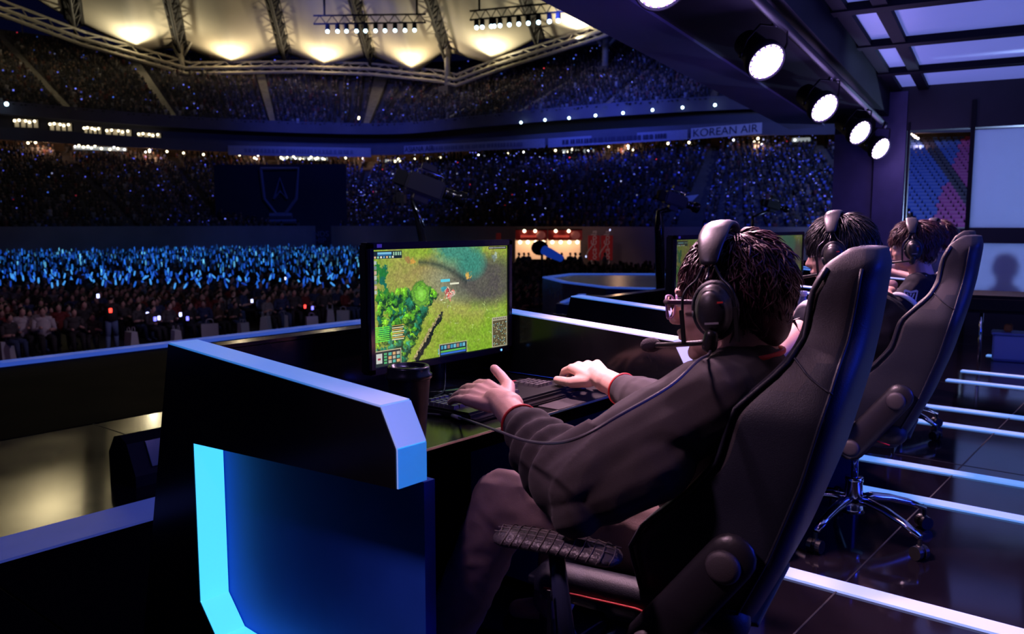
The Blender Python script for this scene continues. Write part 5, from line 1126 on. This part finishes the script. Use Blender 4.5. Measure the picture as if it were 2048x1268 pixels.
# ---- roof
RB = [(-420, -260, 84), (-230, -120, 96), (150, 42, 110), (362, 96, 120), (572, 106, 124), (742, 112, 124), (893, 104, 120), (1078, 76, 110), (1225, 38, 99), (1420, -30, 88), (1700, -150, 76)]
TIP = [(-330, -160, 88), (40, -30, 101), (276, 98, 114), (465, 128, 121), (650, 132, 123), (827, 143, 121), (986, 122, 114), (1162, 72, 104), (1330, 10, 92), (1560, -90, 80)]
mem = mat('roof_membrane', (0.66, 0.60, 0.48), 0.8, var=0.10, vscale=0.12); nt = mem.node_tree
ribm = mat('roof_rib', (0.018, 0.016, 0.016), 0.7); CR = LD(-14, 18, 0)
bs = [PD(*q) for q in RB]; ts = [PD(*q) for q in TIP]
def inner(p): q = Vector((CR.x, CR.y, p.z)); return p+(q-p)*0.52+Vector((0, 0, 11.5-(p.z-25)*.2))
for i in range(len(TIP)):
    B0, B1, T = bs[i], bs[i+1], ts[i]; I0, I1 = inner(B0), inner(B1); vs = []; fs = []; nu, nv = 14, 16
    for a in range(nv+1):
        s = (a/nv)**1.4
        for b in range(nu+1):
            t_ = b/nu; base = B0.lerp(B1, t_).lerp(I0.lerp(I1, t_), s); w_ = 1-abs(2*t_-1); w_ = w_**1.15
            dl = (T-B0.lerp(B1, .5)); p = base+dl*w_*(1-s)**2.2+Vector((0, 0, -1.4*math.sin(math.pi*t_)*(0.3+.7*s)*(1-s*.3))); vs.append(p)
    for a in range(nv):
        for b in range(nu): fs.append((a*(nu+1)+b, a*(nu+1)+b+1, (a+1)*(nu+1)+b+1, (a+1)*(nu+1)+b))
    o = MB().add(vs, fs).build('ceiling_roof_%d' % (i+1), mem, None, True); o['kind'] = 'structure'
    sol = o.modifiers.new('s', 'SOLIDIFY'); sol.thickness = 0.15; sol.offset = 1
    inw = (I0.lerp(I1, .5)-T).normalized(); lp = T+inw*(13.0 if i == 1 else 4.2)+Vector((0, 0, -5.0 if i == 1 else -2.1))
    light('roof_uplight', 'SPOT', lp, lp+inw*5+Vector((0, 0, 9)) if i != 1 else lp+Vector((0, 0, 5)), [0, 6500, 2500, 2500, 2500, 2500, 2500, 2200, 900, 400][i], (1.0, 0.80, 0.48) if i in (3, 4, 5) else (1.0, 0.88, 0.58), 0.5, 165, 0.35)
    t = empty('roof_lamp', T+Vector((0, 0, -.6))); tag(t, 'floodlight glaring at a pointed tip of the stadium roof, %s' % ['outside the view', 'at the left corner', 'leftmost of the bright row', 'second of the bright row', 'third of the bright row', 'fourth of the bright row', 'fifth, right of the masts', 'beside the canopy', 'hidden above the canopy', 'outside the view'][i], 'floodlight', 'floodlights under the stadium roof')
    MB().lathe([(0, 0), (.35, 0), (.5, .4), (.45, .42), (0, .3)], 14).build('reflector', dark_metal, t, True); MB().lathe([(0, .36), (.42, .36), (.42, .38), (0, .40)], 14).build('lens', quiet(mat('flood_lens', (.9, .9, .8), .3, em=(1, .9, .65), es=6)), t, True)
for i in range(len(RB)):
    B, I = bs[i], inner(bs[i]); mb = MB(); sd_ = (bs[min(i+1, len(bs)-1)]-bs[max(i-1, 0)]).normalized(); dn = Vector((0, 0, -1))
    for oa, ob in ((-.9, 0.2), (.9, 0.2), (0, 1.9)): mb.tube([B+sd_*oa+dn*ob, I+sd_*oa+dn*ob], 0.20, 6)
    n_ = 16
    for k in range(n_):
        p, q = B.lerp(I, k/n_), B.lerp(I, (k+1)/n_); mb.tube([p+sd_*.9+dn*.2, p.lerp(q, .5)+dn*1.9, q-sd_*.9+dn*.2], 0.13, 5); mb.tube([p-sd_*.9+dn*.2, p.lerp(q, .5)+dn*1.9, q+sd_*.9+dn*.2], 0.13, 5)
    mb.box(B.lerp(I, .5)+dn*.05, (0.1, 0.1, 0.1))
    # walkway deck inside the rib
    a_, b_ = B+sd_*1.35, B-sd_*1.35; c_, e_ = I-sd_*1.35, I+sd_*1.35; mb.add([a_+dn*.1, b_+dn*.1, c_+dn*.1, e_+dn*.1, a_+dn*.25, b_+dn*.25, c_+dn*.25, e_+dn*.25], [(0, 1, 2, 3), (7, 6, 5, 4), (0, 4, 5, 1), (2, 6, 7, 3)])
    o = mb.build('trim_%d' % (60+i), ribm); o['kind'] = 'structure'
RG = [(-260, -100, 88), (0, 16, 99), (160, 76, 107), (280, 110, 112), (372, 136, 117), (600, 133, 121), (745, 138, 121), (880, 152, 119), (912, 160, 116), (1000, 127, 110), (1100, 95, 104), (1200, 62, 98), (1330, 10, 90), (1500, -60, 82)]
c1 = [PD(*q) for q in RG]; c2 = [p+Vector((0, 0, -0.75)) for p in c1]; c3 = [p+FH*1.6+Vector((0, 0, 1.0)) for p in c1]; mb = MB()
for c in (c1, c2, c3): mb.tube(c, 0.24 if c is not c3 else 0.18, 6)
for i in range(len(c1)-1):
    n_ = max(2, int((c1[i+1]-c1[i]).length/2.6))
    for k in range(n_):
        t0, t1 = k/n_, (k+1)/n_; mb.tube([c2[i].lerp(c2[i+1], t0), c1[i].lerp(c1[i+1], (t0+t1)/2), c2[i].lerp(c2[i+1], t1)], 0.07, 5); mb.tube([c1[i].lerp(c1[i+1], t0), c3[i].lerp(c3[i+1], (t0+t1)/2), c1[i].lerp(c1[i+1], t1)], 0.09, 5)
o = mb.build('ring_truss', steel_white, None); tag(o, 'pale steel lattice truss running under the edge of the stadium roof', 'truss')
for i, (x, y0, y1, d, rr) in enumerate([(361, 78, 186, 117, .55), (894, 62, 186, 117, .6), (1211, 66, 150, 104, .55)]):
    p = PD(x, y0, d); q = PD(x, y1, d); q = Vector((p.x, p.y, q.z)); t = empty('roof_mast', q); tag(t, 'pale steel mast holding the stadium roof, %s' % ['left of the bright lamps', 'middle one between the right lamps', 'right one beside the canopy', 'short one at the left corner'][i], 'mast', 'masts holding the roof')
    h_ = p.z-q.z; MB().tube([(0, 0, 0), (0, 0, h_)], rr*.7, 12).build('column', steel_white, t, True); MB().box((0, 0, 0.4), (1.8, 1.8, 1.3)).build('footing', concrete, t)
    for sg in (-1, 1): MB().tube([RT*sg*0.4+Vector((0, 0, h_*.7)), RT*sg*2.3+Vector((0, 0, h_*1.15))], 0.2, 6).build('strut', steel_white, t, True)
# light rigs with their heads
hm = quiet(mat('head_glow', (.8, .9, .9), .3, em=(0.55, 0.85, 1.0), es=7)); me_h = MB().ell((0, 0, 0), .21, seg=10).mesh('lens', hm, True); me_b = MB().box((0, 0, .45), (.42, .42, .62), bev=.06).mesh('housing', black_matt)
def rig(x0, y0, x1, y1, d0, d1, xs, label, gl):
    a, b = PD(x0, y0, d0), PD(x1, y1, d1); t = empty('lighting_rig', a); tag(t, label, 'lighting rig'); d_ = b-a; mb = MB(); zz = Vector((0, 0, .9))
    mb.tube([d_*0, d_], .10, 6); mb.tube([zz, d_+zz], .10, 6)
    for k in range(18): mb.tube([d_*(k/18)+(zz if k % 2 else zz*0), d_*((k+1)/18)+(zz*0 if k % 2 else zz)], .05, 5)
    mb.build('truss', black_matt, t)
    for q in (.1, .92): MB().tube([d_*q+zz, d_*q+zz+Vector((0, 0, 2.0))], .12, 6).build('hoist', black_matt, t, True)
    for x, y in xs:
        f = (x-x0)/(x1-x0); h = empty('moving_light', a+d_*f+Vector((0, 0, -.85))); tag(h, 'small bright moving light hanging from the rig under the roof, %s' % gl, 'stage light', gl)
        link('housing', me_b, h); link('lens', me_h, h, -FH*.1)
rig(627, 48, 852, 45, 94, 94, [(x, 53) for x in (655, 675, 693, 713, 731, 751, 770, 790, 810, 829)], 'long black truss of lights under the roof, left one', 'on the left rig')
rig(940, 40, 1140, 22, 88, 82, [(954, 49), (966, 45), (985, 43), (991, 45), (1003, 41), (1022, 39), (1041, 37), (1060, 35), (1080, 33), (1101, 31), (1118, 28)], 'long black truss of lights under the roof, right one beside the canopy', 'on the right rig')
for x, y in [(1042, 245), (1090, 240), (1138, 236), (1191, 231), (1246, 226), (1305, 220), (1365, 215), (1430, 210)]:
    p, s = PS(x, y, -.6); o = link('moving_light', me_h, None, p); o.scale = (.75,)*3; tag(o, 'bright white spotlight on the front edge of the right upper stand', 'stage light', 'spotlights on the right upper fascia')
p, s = PS(13, 208, -.5); o = link('moving_light', me_h, None, p); tag(o, 'single bright spotlight at the far left edge of the upper stand', 'stage light')
p, s = PS(717, 236, 4); o = link('moving_light', me_w, None, p); o.scale = (1.6,)*3; tag(o, 'single greenish white lamp low in the upper stand, centre', 'stage light')
# ---- small banners and gates in the stands
def plate(pts, d, name, m, label, cat='banner', words=None, wm=None, wsz=1):
    q = [PD(x, y, d+dd) for x, y, dd in pts]; n_ = len(q); f0 = FH*.12
    t = empty(name, q[0]); tag(t, label, cat); MB().add([p-q[0] for p in q]+[p-q[0]+f0 for p in q], [tuple(range(n_)), tuple(range(n_, 2*n_))[::-1]]+[(k, (k+1) % n_, n_+(k+1) % n_, n_+k) for k in range(n_)]).build('cloth' if cat != 'gate' else 'gate_frame', m, t)
    if words:
        Mx = Matrix((RT, UP, -FW)).transposed(); 
        for wd, fx, fy, sz, rot in words: text('lettering', wd, sz, Mx @ Matrix.Rotation(rot, 3, 'Z'), (q[1]-q[0])*fx+(q[-1]-q[0])*fy-FH*.05, wm, t, 0.02)
    return t
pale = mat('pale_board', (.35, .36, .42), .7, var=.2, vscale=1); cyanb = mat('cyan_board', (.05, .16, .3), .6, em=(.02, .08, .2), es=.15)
plate([(26, 158, 0), (66, 160, 0), (72, 176, 0), (30, 172, 0)], 104, 'hanging_board', cyanb, 'bluish board over a stairway high in the left stand', 'board')
plate([(498, 208, 0), (537, 210, 0), (537, 226, 0), (496, 224, 0)], 112, 'hanging_cloth', mat('red_banner', (.55, .05, .06), .8), 'faded red cloth in the upper stand left of centre')
plate([(870, 398, 0), (905, 388, 0), (898, 405, 0), (856, 411, 0)], 92, 'hanging_board', cyanb, 'pale blue slanted board in the lower stand, left of the other one', 'board')
plate([(1088, 396, 0), (1128, 388, 0), (1110, 404, 0), (1070, 408, 0)], 86, 'hanging_board', cyanb, 'pale blue slanted board in the lower stand, above the red stalls', 'board')
plate([(1372, 392, 0), (1398, 389, 0), (1385, 402, 0), (1365, 404, 0)], 75, 'hanging_board', pale, 'white slanted board in the lower stand beside the pedestal camera', 'board')
plate([(156, 380, 0), (205, 384, 0), (203, 412, 0), (170, 404, 0)], 96, 'stair_gate', concrete, 'grey stair entrance in the lower left stand', 'gate')
# ---- stalls and flags on the field edge
SD = 68
stall_glow = quiet(mat('stall_wall', (.7, .5, .35), .7, em=(1.0, .55, .30), es=.55)); redm = mat('stall_red', (.30, .02, .02), .6, em=(.5, .02, .02), es=.06)
for i, (x0, x1) in enumerate(((1031, 1094), (1096, 1164))):
    a = PD(x0, 459, SD); t = empty('food_stall', (a.x, a.y, FIELD)); tag(t, 'lit food stall with red sign board and bulbs beyond the crowd, %s one' % ('left' if i == 0 else 'right'), 'stall', 'red food stalls'); wv = (x1-x0)/1680*SD; zt = a.z-FIELD
    def bx_(x, z, w_, h_, dd, th, nm, m): return MB().box(RT*(x+w_/2)+FH*dd+Vector((0, 0, z)), (w_, th, h_), Matrix((RT, FH, Vector((0, 0, 1)))).transposed()).build(nm, m, t)
    bx_(0, zt-.45, wv, .85, -.2, .15, 'sign_board', redm); bx_(0, zt-1.8, wv, 2.0, 1.6, .1, 'rear_wall', stall_glow); bx_(0, zt, wv, .1, .7, 2.0, 'roof', black_matt); bx_(0, zt-2.9, wv, 1.0, 0, .5, 'counter', black_matt)
    mk = MB(); rr_ = random.Random(i)
    for q_ in range(9): mk.box(RT*(wv*.18+.145*q_)+FH*-.30+Vector((0, 0, zt-.55)), (.10, .03, rr_.uniform(.14, .24)), Matrix((RT, FH, Vector((0, 0, 1)))).transposed())
    mk.build('blurred_sign_marks', mat('sign_text_red', (.8, .1, .1), .5, em=(1, .12, .08), es=.45), t)
    mk = MB().ell(RT*wv*.80+FH*-.24+Vector((0, 0, zt-.45)), (.42, .12, .36), Matrix((RT, FH, Vector((0, 0, 1)))).transposed(), 12).build('food_picture', mat('food_tone', (.5, .16, .13), .6, em=(.5, .12, .1), es=.18), t, True)
    for q in ((.28, .62) if i == 0 else (.22, .60)): MB().ell(RT*wv*q-FH*.4+Vector((0, 0, zt-.12)), .13, seg=8).build('bulb', lampm, t, True)
    for q in (.15, .40, .66, .9): MB().ell(RT*wv*q+FH*1.2+Vector((0, 0, zt-1.05)), .15, seg=8).build('bulb', lampm, t, True)
    light('stall_light', 'POINT', a+RT*wv/2+FH*.5+Vector((0, 0, -1.1)), None, 45, (1, .55, .3), .3)
for i, x in enumerate((1176, 1202)):
    t = plate([(x, 471, 0), (x+24, 471, 0), (x+23, 521, 0), (x, 520, 0)], 65, 'vertical_flag', mat('flag_red', (.55, .02, .03), .7), 'tall red flag with white script lettering beside the stalls, %s one' % ('left' if i == 0 else 'right'), 'flag', [('Coca-Cola', .5, .5, .62, math.pi/2)], mat('flag_white', (.75, .7, .7), .7))
    t['group'] = 'red flags'
    sw = MB().tube([RT*(.15+.28*math.sin(k*.5+1))-FH*.15+Vector((0, 0, -.25-.18*k)) for k in range(9)], .04, 5).build('ribbon', MATS['flag_white'], t, True)
o = plate([(992, 466, 0), (1002, 466, 0), (1002, 484, 0), (992, 484, 0)], 70, 'small_flag', mat('flag_dim', (.3, .03, .05), .7), 'small dim red flag just above the right end of the bright monitor', 'flag')
# ---- field crowd
r = np.random.default_rng(41); pos = []
for k in range(90):
    Yk = 19.0+0.98*k
    for x in np.arange(-22, 82, 0.60):
        X_ = x+r.normal()*.06; Y_ = Yk+r.normal()*.08
        if X_ < 21.5 and Yk < 25.4: continue
        d = X_*FH.x+Y_*FH.y; l = X_*RT.x+Y_*RT.y
        if d > 88 or d < 20: continue
        px = CX+FPX*l/d
        if px < -60 or px > 1420: continue
        if px > 985 and d > 58: continue
        if (x % 12.0) < 1.1: continue
        if r.random() < .07: continue
        pos.append((X_, Y_, FIELD, d, px))
pos = np.array(pos); order = np.argsort(pos[:, 3]); pos = pos[order]
near = pos[:300]; rest = pos[300:]
print('field people', len(pos), 'stand', len(A1), len(A2))
face = np.pi/2+np.pi/2+r.normal(0, .25, len(rest))                       # facing the stage
me = crowd_mesh('field_crowd', rest[:, :3], np.pi+r.normal(0, .25, len(rest)), CLOTH[r.choice(len(CLOTH), len(rest), p=CW)]*.9, HAIRC[r.choice(3, len(rest), p=HW)], r.uniform(.95, 1.08, len(rest)), crowd_m, TP)
tag(link('field_crowd', me), 'dense dark crowd seated on the field behind the front rows', 'crowd', None, 'stuff')
def fig(seed, top, bot, pose):
    q = random.Random(seed); b = MB(); ly = q.uniform(-.05, .05); pv = Vector((0, 0, .50)); ch = Vector((0, -.06+ly, .86)); hd = Vector((q.uniform(-.03, .03), .02+ly, 1.16))
    parts = []
    if pose == 'walk':
        pv = Vector((0, 0, .92)); ch = Vector((0, .04, 1.28)); hd = Vector((0, .08, 1.60))
    def S_(m_, p, q_, a, c): m_.tube([p, p.lerp(q_, .5), q_], [a, (a+c)/2, c], 8)
    t_ = MB(); S_(t_, pv, ch, .15, .19); S_(t_, ch, ch+Vector((0, 0, .16)), .19, .07); sk = MB(); sk.ell(hd+Vector((0, .01, -.01)), (.075, .09, .115), seg=10); S_(sk, ch+Vector((0, 0, .1)), hd, .06, .055); lg = MB(); hr = MB(); hr.ell(hd+Vector((0, -.02, .03)), (.088, .10, .10), seg=10)
    for sg in (-1, 1):
        sh = ch+Vector((sg*.20, 0, .09)); el = sh+Vector((sg*.05, .06, -.28)); wr = el+Vector((-sg*.13, .20, q.uniform(-.02, .12))); S_(t_, ch+Vector((0, 0, .09)), sh, .1, .07); S_(t_, sh, el, .065, .055); S_(t_ if q.random() < .6 else sk, el, wr, .05, .038); S_(sk, wr, wr+Vector((-sg*.02, .08, 0)), .04, .03)
        if pose == 'walk': kn = pv+Vector((sg*.09, .12*sg, -.45)); an = kn+Vector((0, -.14 if sg < 0 else .06, -.42)); S_(lg, pv+Vector((sg*.08, 0, 0)), kn, .10, .07); S_(lg, kn, an, .07, .05); S_(lg, an, an+Vector((0, .14, -.03)), .045, .04)
        else: kn = Vector((sg*.13, .42, .50)); an = Vector((sg*.13, .46, .08)); S_(lg, pv+Vector((sg*.09, 0, 0)), kn, .10, .075); S_(lg, kn, an, .072, .05); S_(lg, an, an+Vector((0, .15, -.03)), .05, .04)
    for i_, m_ in enumerate((t_, sk, hr, lg)): b.add(m_.v, m_.f, i_)
    return b.mesh('spectator', [top, skin, hair_black, bot], True)
tops = [('black jacket', mat('cloth_black', (.03, .03, .035), .8)), ('charcoal jacket', mat('cloth_charcoal', (.07, .065, .07), .8)), ('dark red jacket', mat('cloth_red', (.20, .03, .03), .8)), ('dark blue jacket', mat('cloth_blue', (.04, .06, .16), .8)), ('brown coat', mat('cloth_brown', (.12, .07, .045), .8)), ('pale grey top', mat('cloth_grey', (.28, .27, .29), .8))]
jean = mat('jeans', (.05, .08, .18), .8); dkt = mat('dark_trousers', (.025, .025, .03), .8)
FG = [(tn, [fig(100+i*3+j, tm, jean if j else dkt, 'sit') for j in range(2)]) for i, (tn, tm) in enumerate(tops)]
white_m = mat('white_shirt', (.62, .6, .62), .8); special = []
for (x, y, lb) in ((47, 712, 'person in a white shirt with a lanyard, leftmost in the crowd front row'), (92, 712, 'person in an open white jacket, arms crossed, second in the front row')):
    p = PZ(x, y, FIELD); o = link('person', fig(5+x, white_m, dkt, 'sit'), None, p); o.rotation_euler = (0, 0, math.pi-.2); o.scale = (1.12,)*3; tag(o, lb, 'person'); special.append(p)
p = PZ(226, 703, FIELD); o = link('person', fig(77, tops[0][1], mat('light_jeans', (.12, .2, .42), .8), 'walk'), None, p); o.rotation_euler = (0, 0, -.6); tag(o, 'person walking past the front row in dark jacket and blue jeans', 'person'); special.append(p)
light('front_fill', 'SPOT', p+Vector((2, -8, 6)), p+Vector((-2, 3, 0)), 330, (0.8, 0.6, 0.9), .5, 60, .8)  # added fill without a visible source, brightens the front row
light('front_fill', 'SPOT', (17, 17, 3.5), (20.5, 26, -2.2), 200, (0.7, 0.65, 1.0), .5, 75, .8)  # second added fill, brightens the bags on the ground
for i, row in enumerate(near):
    if any((Vector(row[:3])-s_).length < .55 for s_ in special): continue
    j = r.choice(6, p=[.30, .24, .14, .14, .10, .08]); tn, ms_ = FG[j]
    o = link('person', ms_[i % 2], None, Vector(row[:3])); o.rotation_euler = (0, 0, math.pi+r.normal()*.3); s_ = 1+.06*r.normal(); o.scale = (s_, s_, s_)
    tag(o, 'seated spectator in a %s in the front rows of the field crowd' % tn, 'person', 'seated front row spectators, '+tn)
for x, y in ((1036, 510), (1047, 505), (1056, 512), (1096, 500), (1110, 502), (1122, 506), (1140, 505), (1149, 504), (1162, 508), (1208, 516)):
    dd = 60; p = PD(x, y, dd); j = r.choice(6); o = link('person', fig(900+x, FG[j][0] and tops[j][1], dkt, 'walk'), None, Vector((p.x, p.y, FIELD))); o.rotation_euler = (0, 0, r.random()*6); tag(o, 'person standing in front of the lit food stalls', 'person', 'people standing by the stalls')
light('flag_light', 'SPOT', PD(1190, 440, 55), PD(1190, 495, 65), 420, (1, .6, .6), .3, 30, .8)
a = PD(1084, 498, 40); b = PD(1122, 517, 39); t = empty('spotlight_barrel', a); tag(t, 'long blue lit spotlight barrel pointing down in the crowd before the stalls', 'spotlight')
MB().tube([a-a, (b-a)*.4, b-a], [.22, .22, .16], 14).build('barrel', mat('barrel_blue', (.05, .15, .6), .35, em=(.01, .06, .6), es=.35), t, True)  # emission puts the blue light on the barrel into its material
MB().ell((a-b)*.12, (.42, .42, .36)).build('lamp_head', black_matt, t, True); MB().tube([(0, 0, 0), (0, 0, FIELD-a.z)], .06, 8).build('stand', black_matt, t, True)
# glow sticks
r = np.random.default_rng(51); far = pos[(pos[:, 3] > 35)]; w_ = np.clip((far[:, 3]-35)/12, 0.04, 1)*np.where(far[:, 4] > 1000, 0.0, 1); w_ /= w_.sum(); idx = r.choice(len(far), min(2900, int((w_ > 0).sum())), replace=False, p=w_)
G = far[idx]; G = G[np.argsort(G[:, 3])]; sm = [mat('stick_blue', (.2, .5, .9), .4, em=(.02, .17, .9), es=.7), mat('stick_cyan', (.3, .6, .9), .4, em=(.07, .38, 1.0), es=.9), mat('stick_deep', (.1, .3, .8), .4, em=(.01, .07, .6), es=.55)]
for m_ in sm: quiet(m_)
sme = [MB().tube([(0, 0, 0), (0, 0, .08), (0, 0, .26)], [.018, .040, .03], 6).mesh('glow_stick', m_, True) for m_ in sm]
for q in G[:300]:
    o = link('glow_stick', sme[r.integers(3)], None, (q[0]+r.normal()*.15, q[1]-.3, q[2]+1.0+r.random()*.35)); o.rotation_euler = (r.normal()*.35, r.normal()*.35, 0); tag(o, 'blue glow stick held up in the field crowd', 'glow stick', 'nearest blue glow sticks')
def tmpl_stick():
    v = []; 
    for z, a in ((0, .05), (.18, .085), (.5, .06)):
        for k in range(4): v.append((a*math.cos(k*math.pi/2), a*math.sin(k*math.pi/2), z))
    return np.array(v), np.array([(i*4+k, i*4+(k+1) % 4, (i+1)*4+(k+1) % 4, (i+1)*4+k) for i in range(2) for k in range(4)]+[(8, 9, 10, 11)]), []
G2 = G[300:]; P = G2[:, :3]+np.stack([r.normal(0, .15, len(G2)), np.full(len(G2), -.3), .95+r.random(len(G2))*.45], -1)
bc = np.array([(.02, .16, .85), (.03, .28, 1.0), (.01, .07, .5), (.15, .6, 1.0)]); me = crowd_mesh('glow_sticks', P, np.zeros(len(G2)), bc[r.choice(4, len(G2), p=[.4, .25, .25, .1])]*(.08+1.15*r.random((len(G2), 1))**2), None, r.uniform(.28, .68, len(G2)), spark, tmpl_stick())
tag(link('glow_sticks', me), 'sea of blue glow sticks across the field crowd', 'glow sticks', None, 'stuff')
# phones near the front and shopping bags on the ground
sm_ph = [quiet(mat('phone_white', (.5, .5, .6), .3, em=(.5, .55, 1.0), es=3)), quiet(mat('phone_red', (.5, .1, .1), .3, em=(1, .05, .03), es=3)), quiet(mat('phone_blue', (.2, .2, .6), .3, em=(.15, .15, 1.0), es=3))]
for x, y, d, c in [(196, 592, 27, 0), (221, 621, 24, 1), (295, 628, 27, 0), (310, 638, 26, 2), (318, 636, 26, 0), (361, 629, 27, 0), (403, 618, 29, 0), (469, 608, 31, 0), (504, 602, 31, 0), (571, 557, 40, 0), (564, 568, 38, 2), (610, 613, 30, 1), (625, 616, 30, 2), (375, 637, 27, 2), (1043, 567, 45, 0), (1172, 513, 60, 0), (1220, 460, 66, 0)]:
    o = MB().box((0, 0, 0), (.09, .03, .13), bev=.01).build('phone', sm_ph[c]); o.location = PD(x, y, d); tag(o, 'glowing %s phone screen held low in the front of the field crowd' % ['white', 'red', 'blue'][c], 'phone', 'glowing %s phones' % ['white', 'red', 'blue'][c])
bagm = mat('white_bag', (.55, .58, .68), .6, bump=.3, bscale=20)
for i, (x, y, s_) in enumerate([(72, 705, 1), (385, 682, 1), (448, 672, 1.1), (553, 660, 1.2), (585, 650, 1), (510, 660, .8), (300, 685, 1), (640, 650, .9), (675, 644, 1.2), (700, 640, 1)]):
    p = PZ(x, y, FIELD)-FH*1.3; b = empty('shopping_bag', p, i*1.3); b.scale = (s_*1.25,)*3; tag(b, 'white paper shopping bag standing on the ground at the front of the crowd', 'bag', 'white bags on the ground')
    MB().prism([(-.11, 0), (.11, 0), (.07, .42), (-.07, .42)], -.19, .19).build('bag_body', bagm, b, bev=.015)
    for sg in (-1, 1): MB().tube(spline([(-.08, sg*.06, .42), (-.06, sg*.06, .52), (.06, sg*.06, .52), (.08, sg*.06, .42)], 5), .007, 5).build('bag_handle', bagm, b, True)
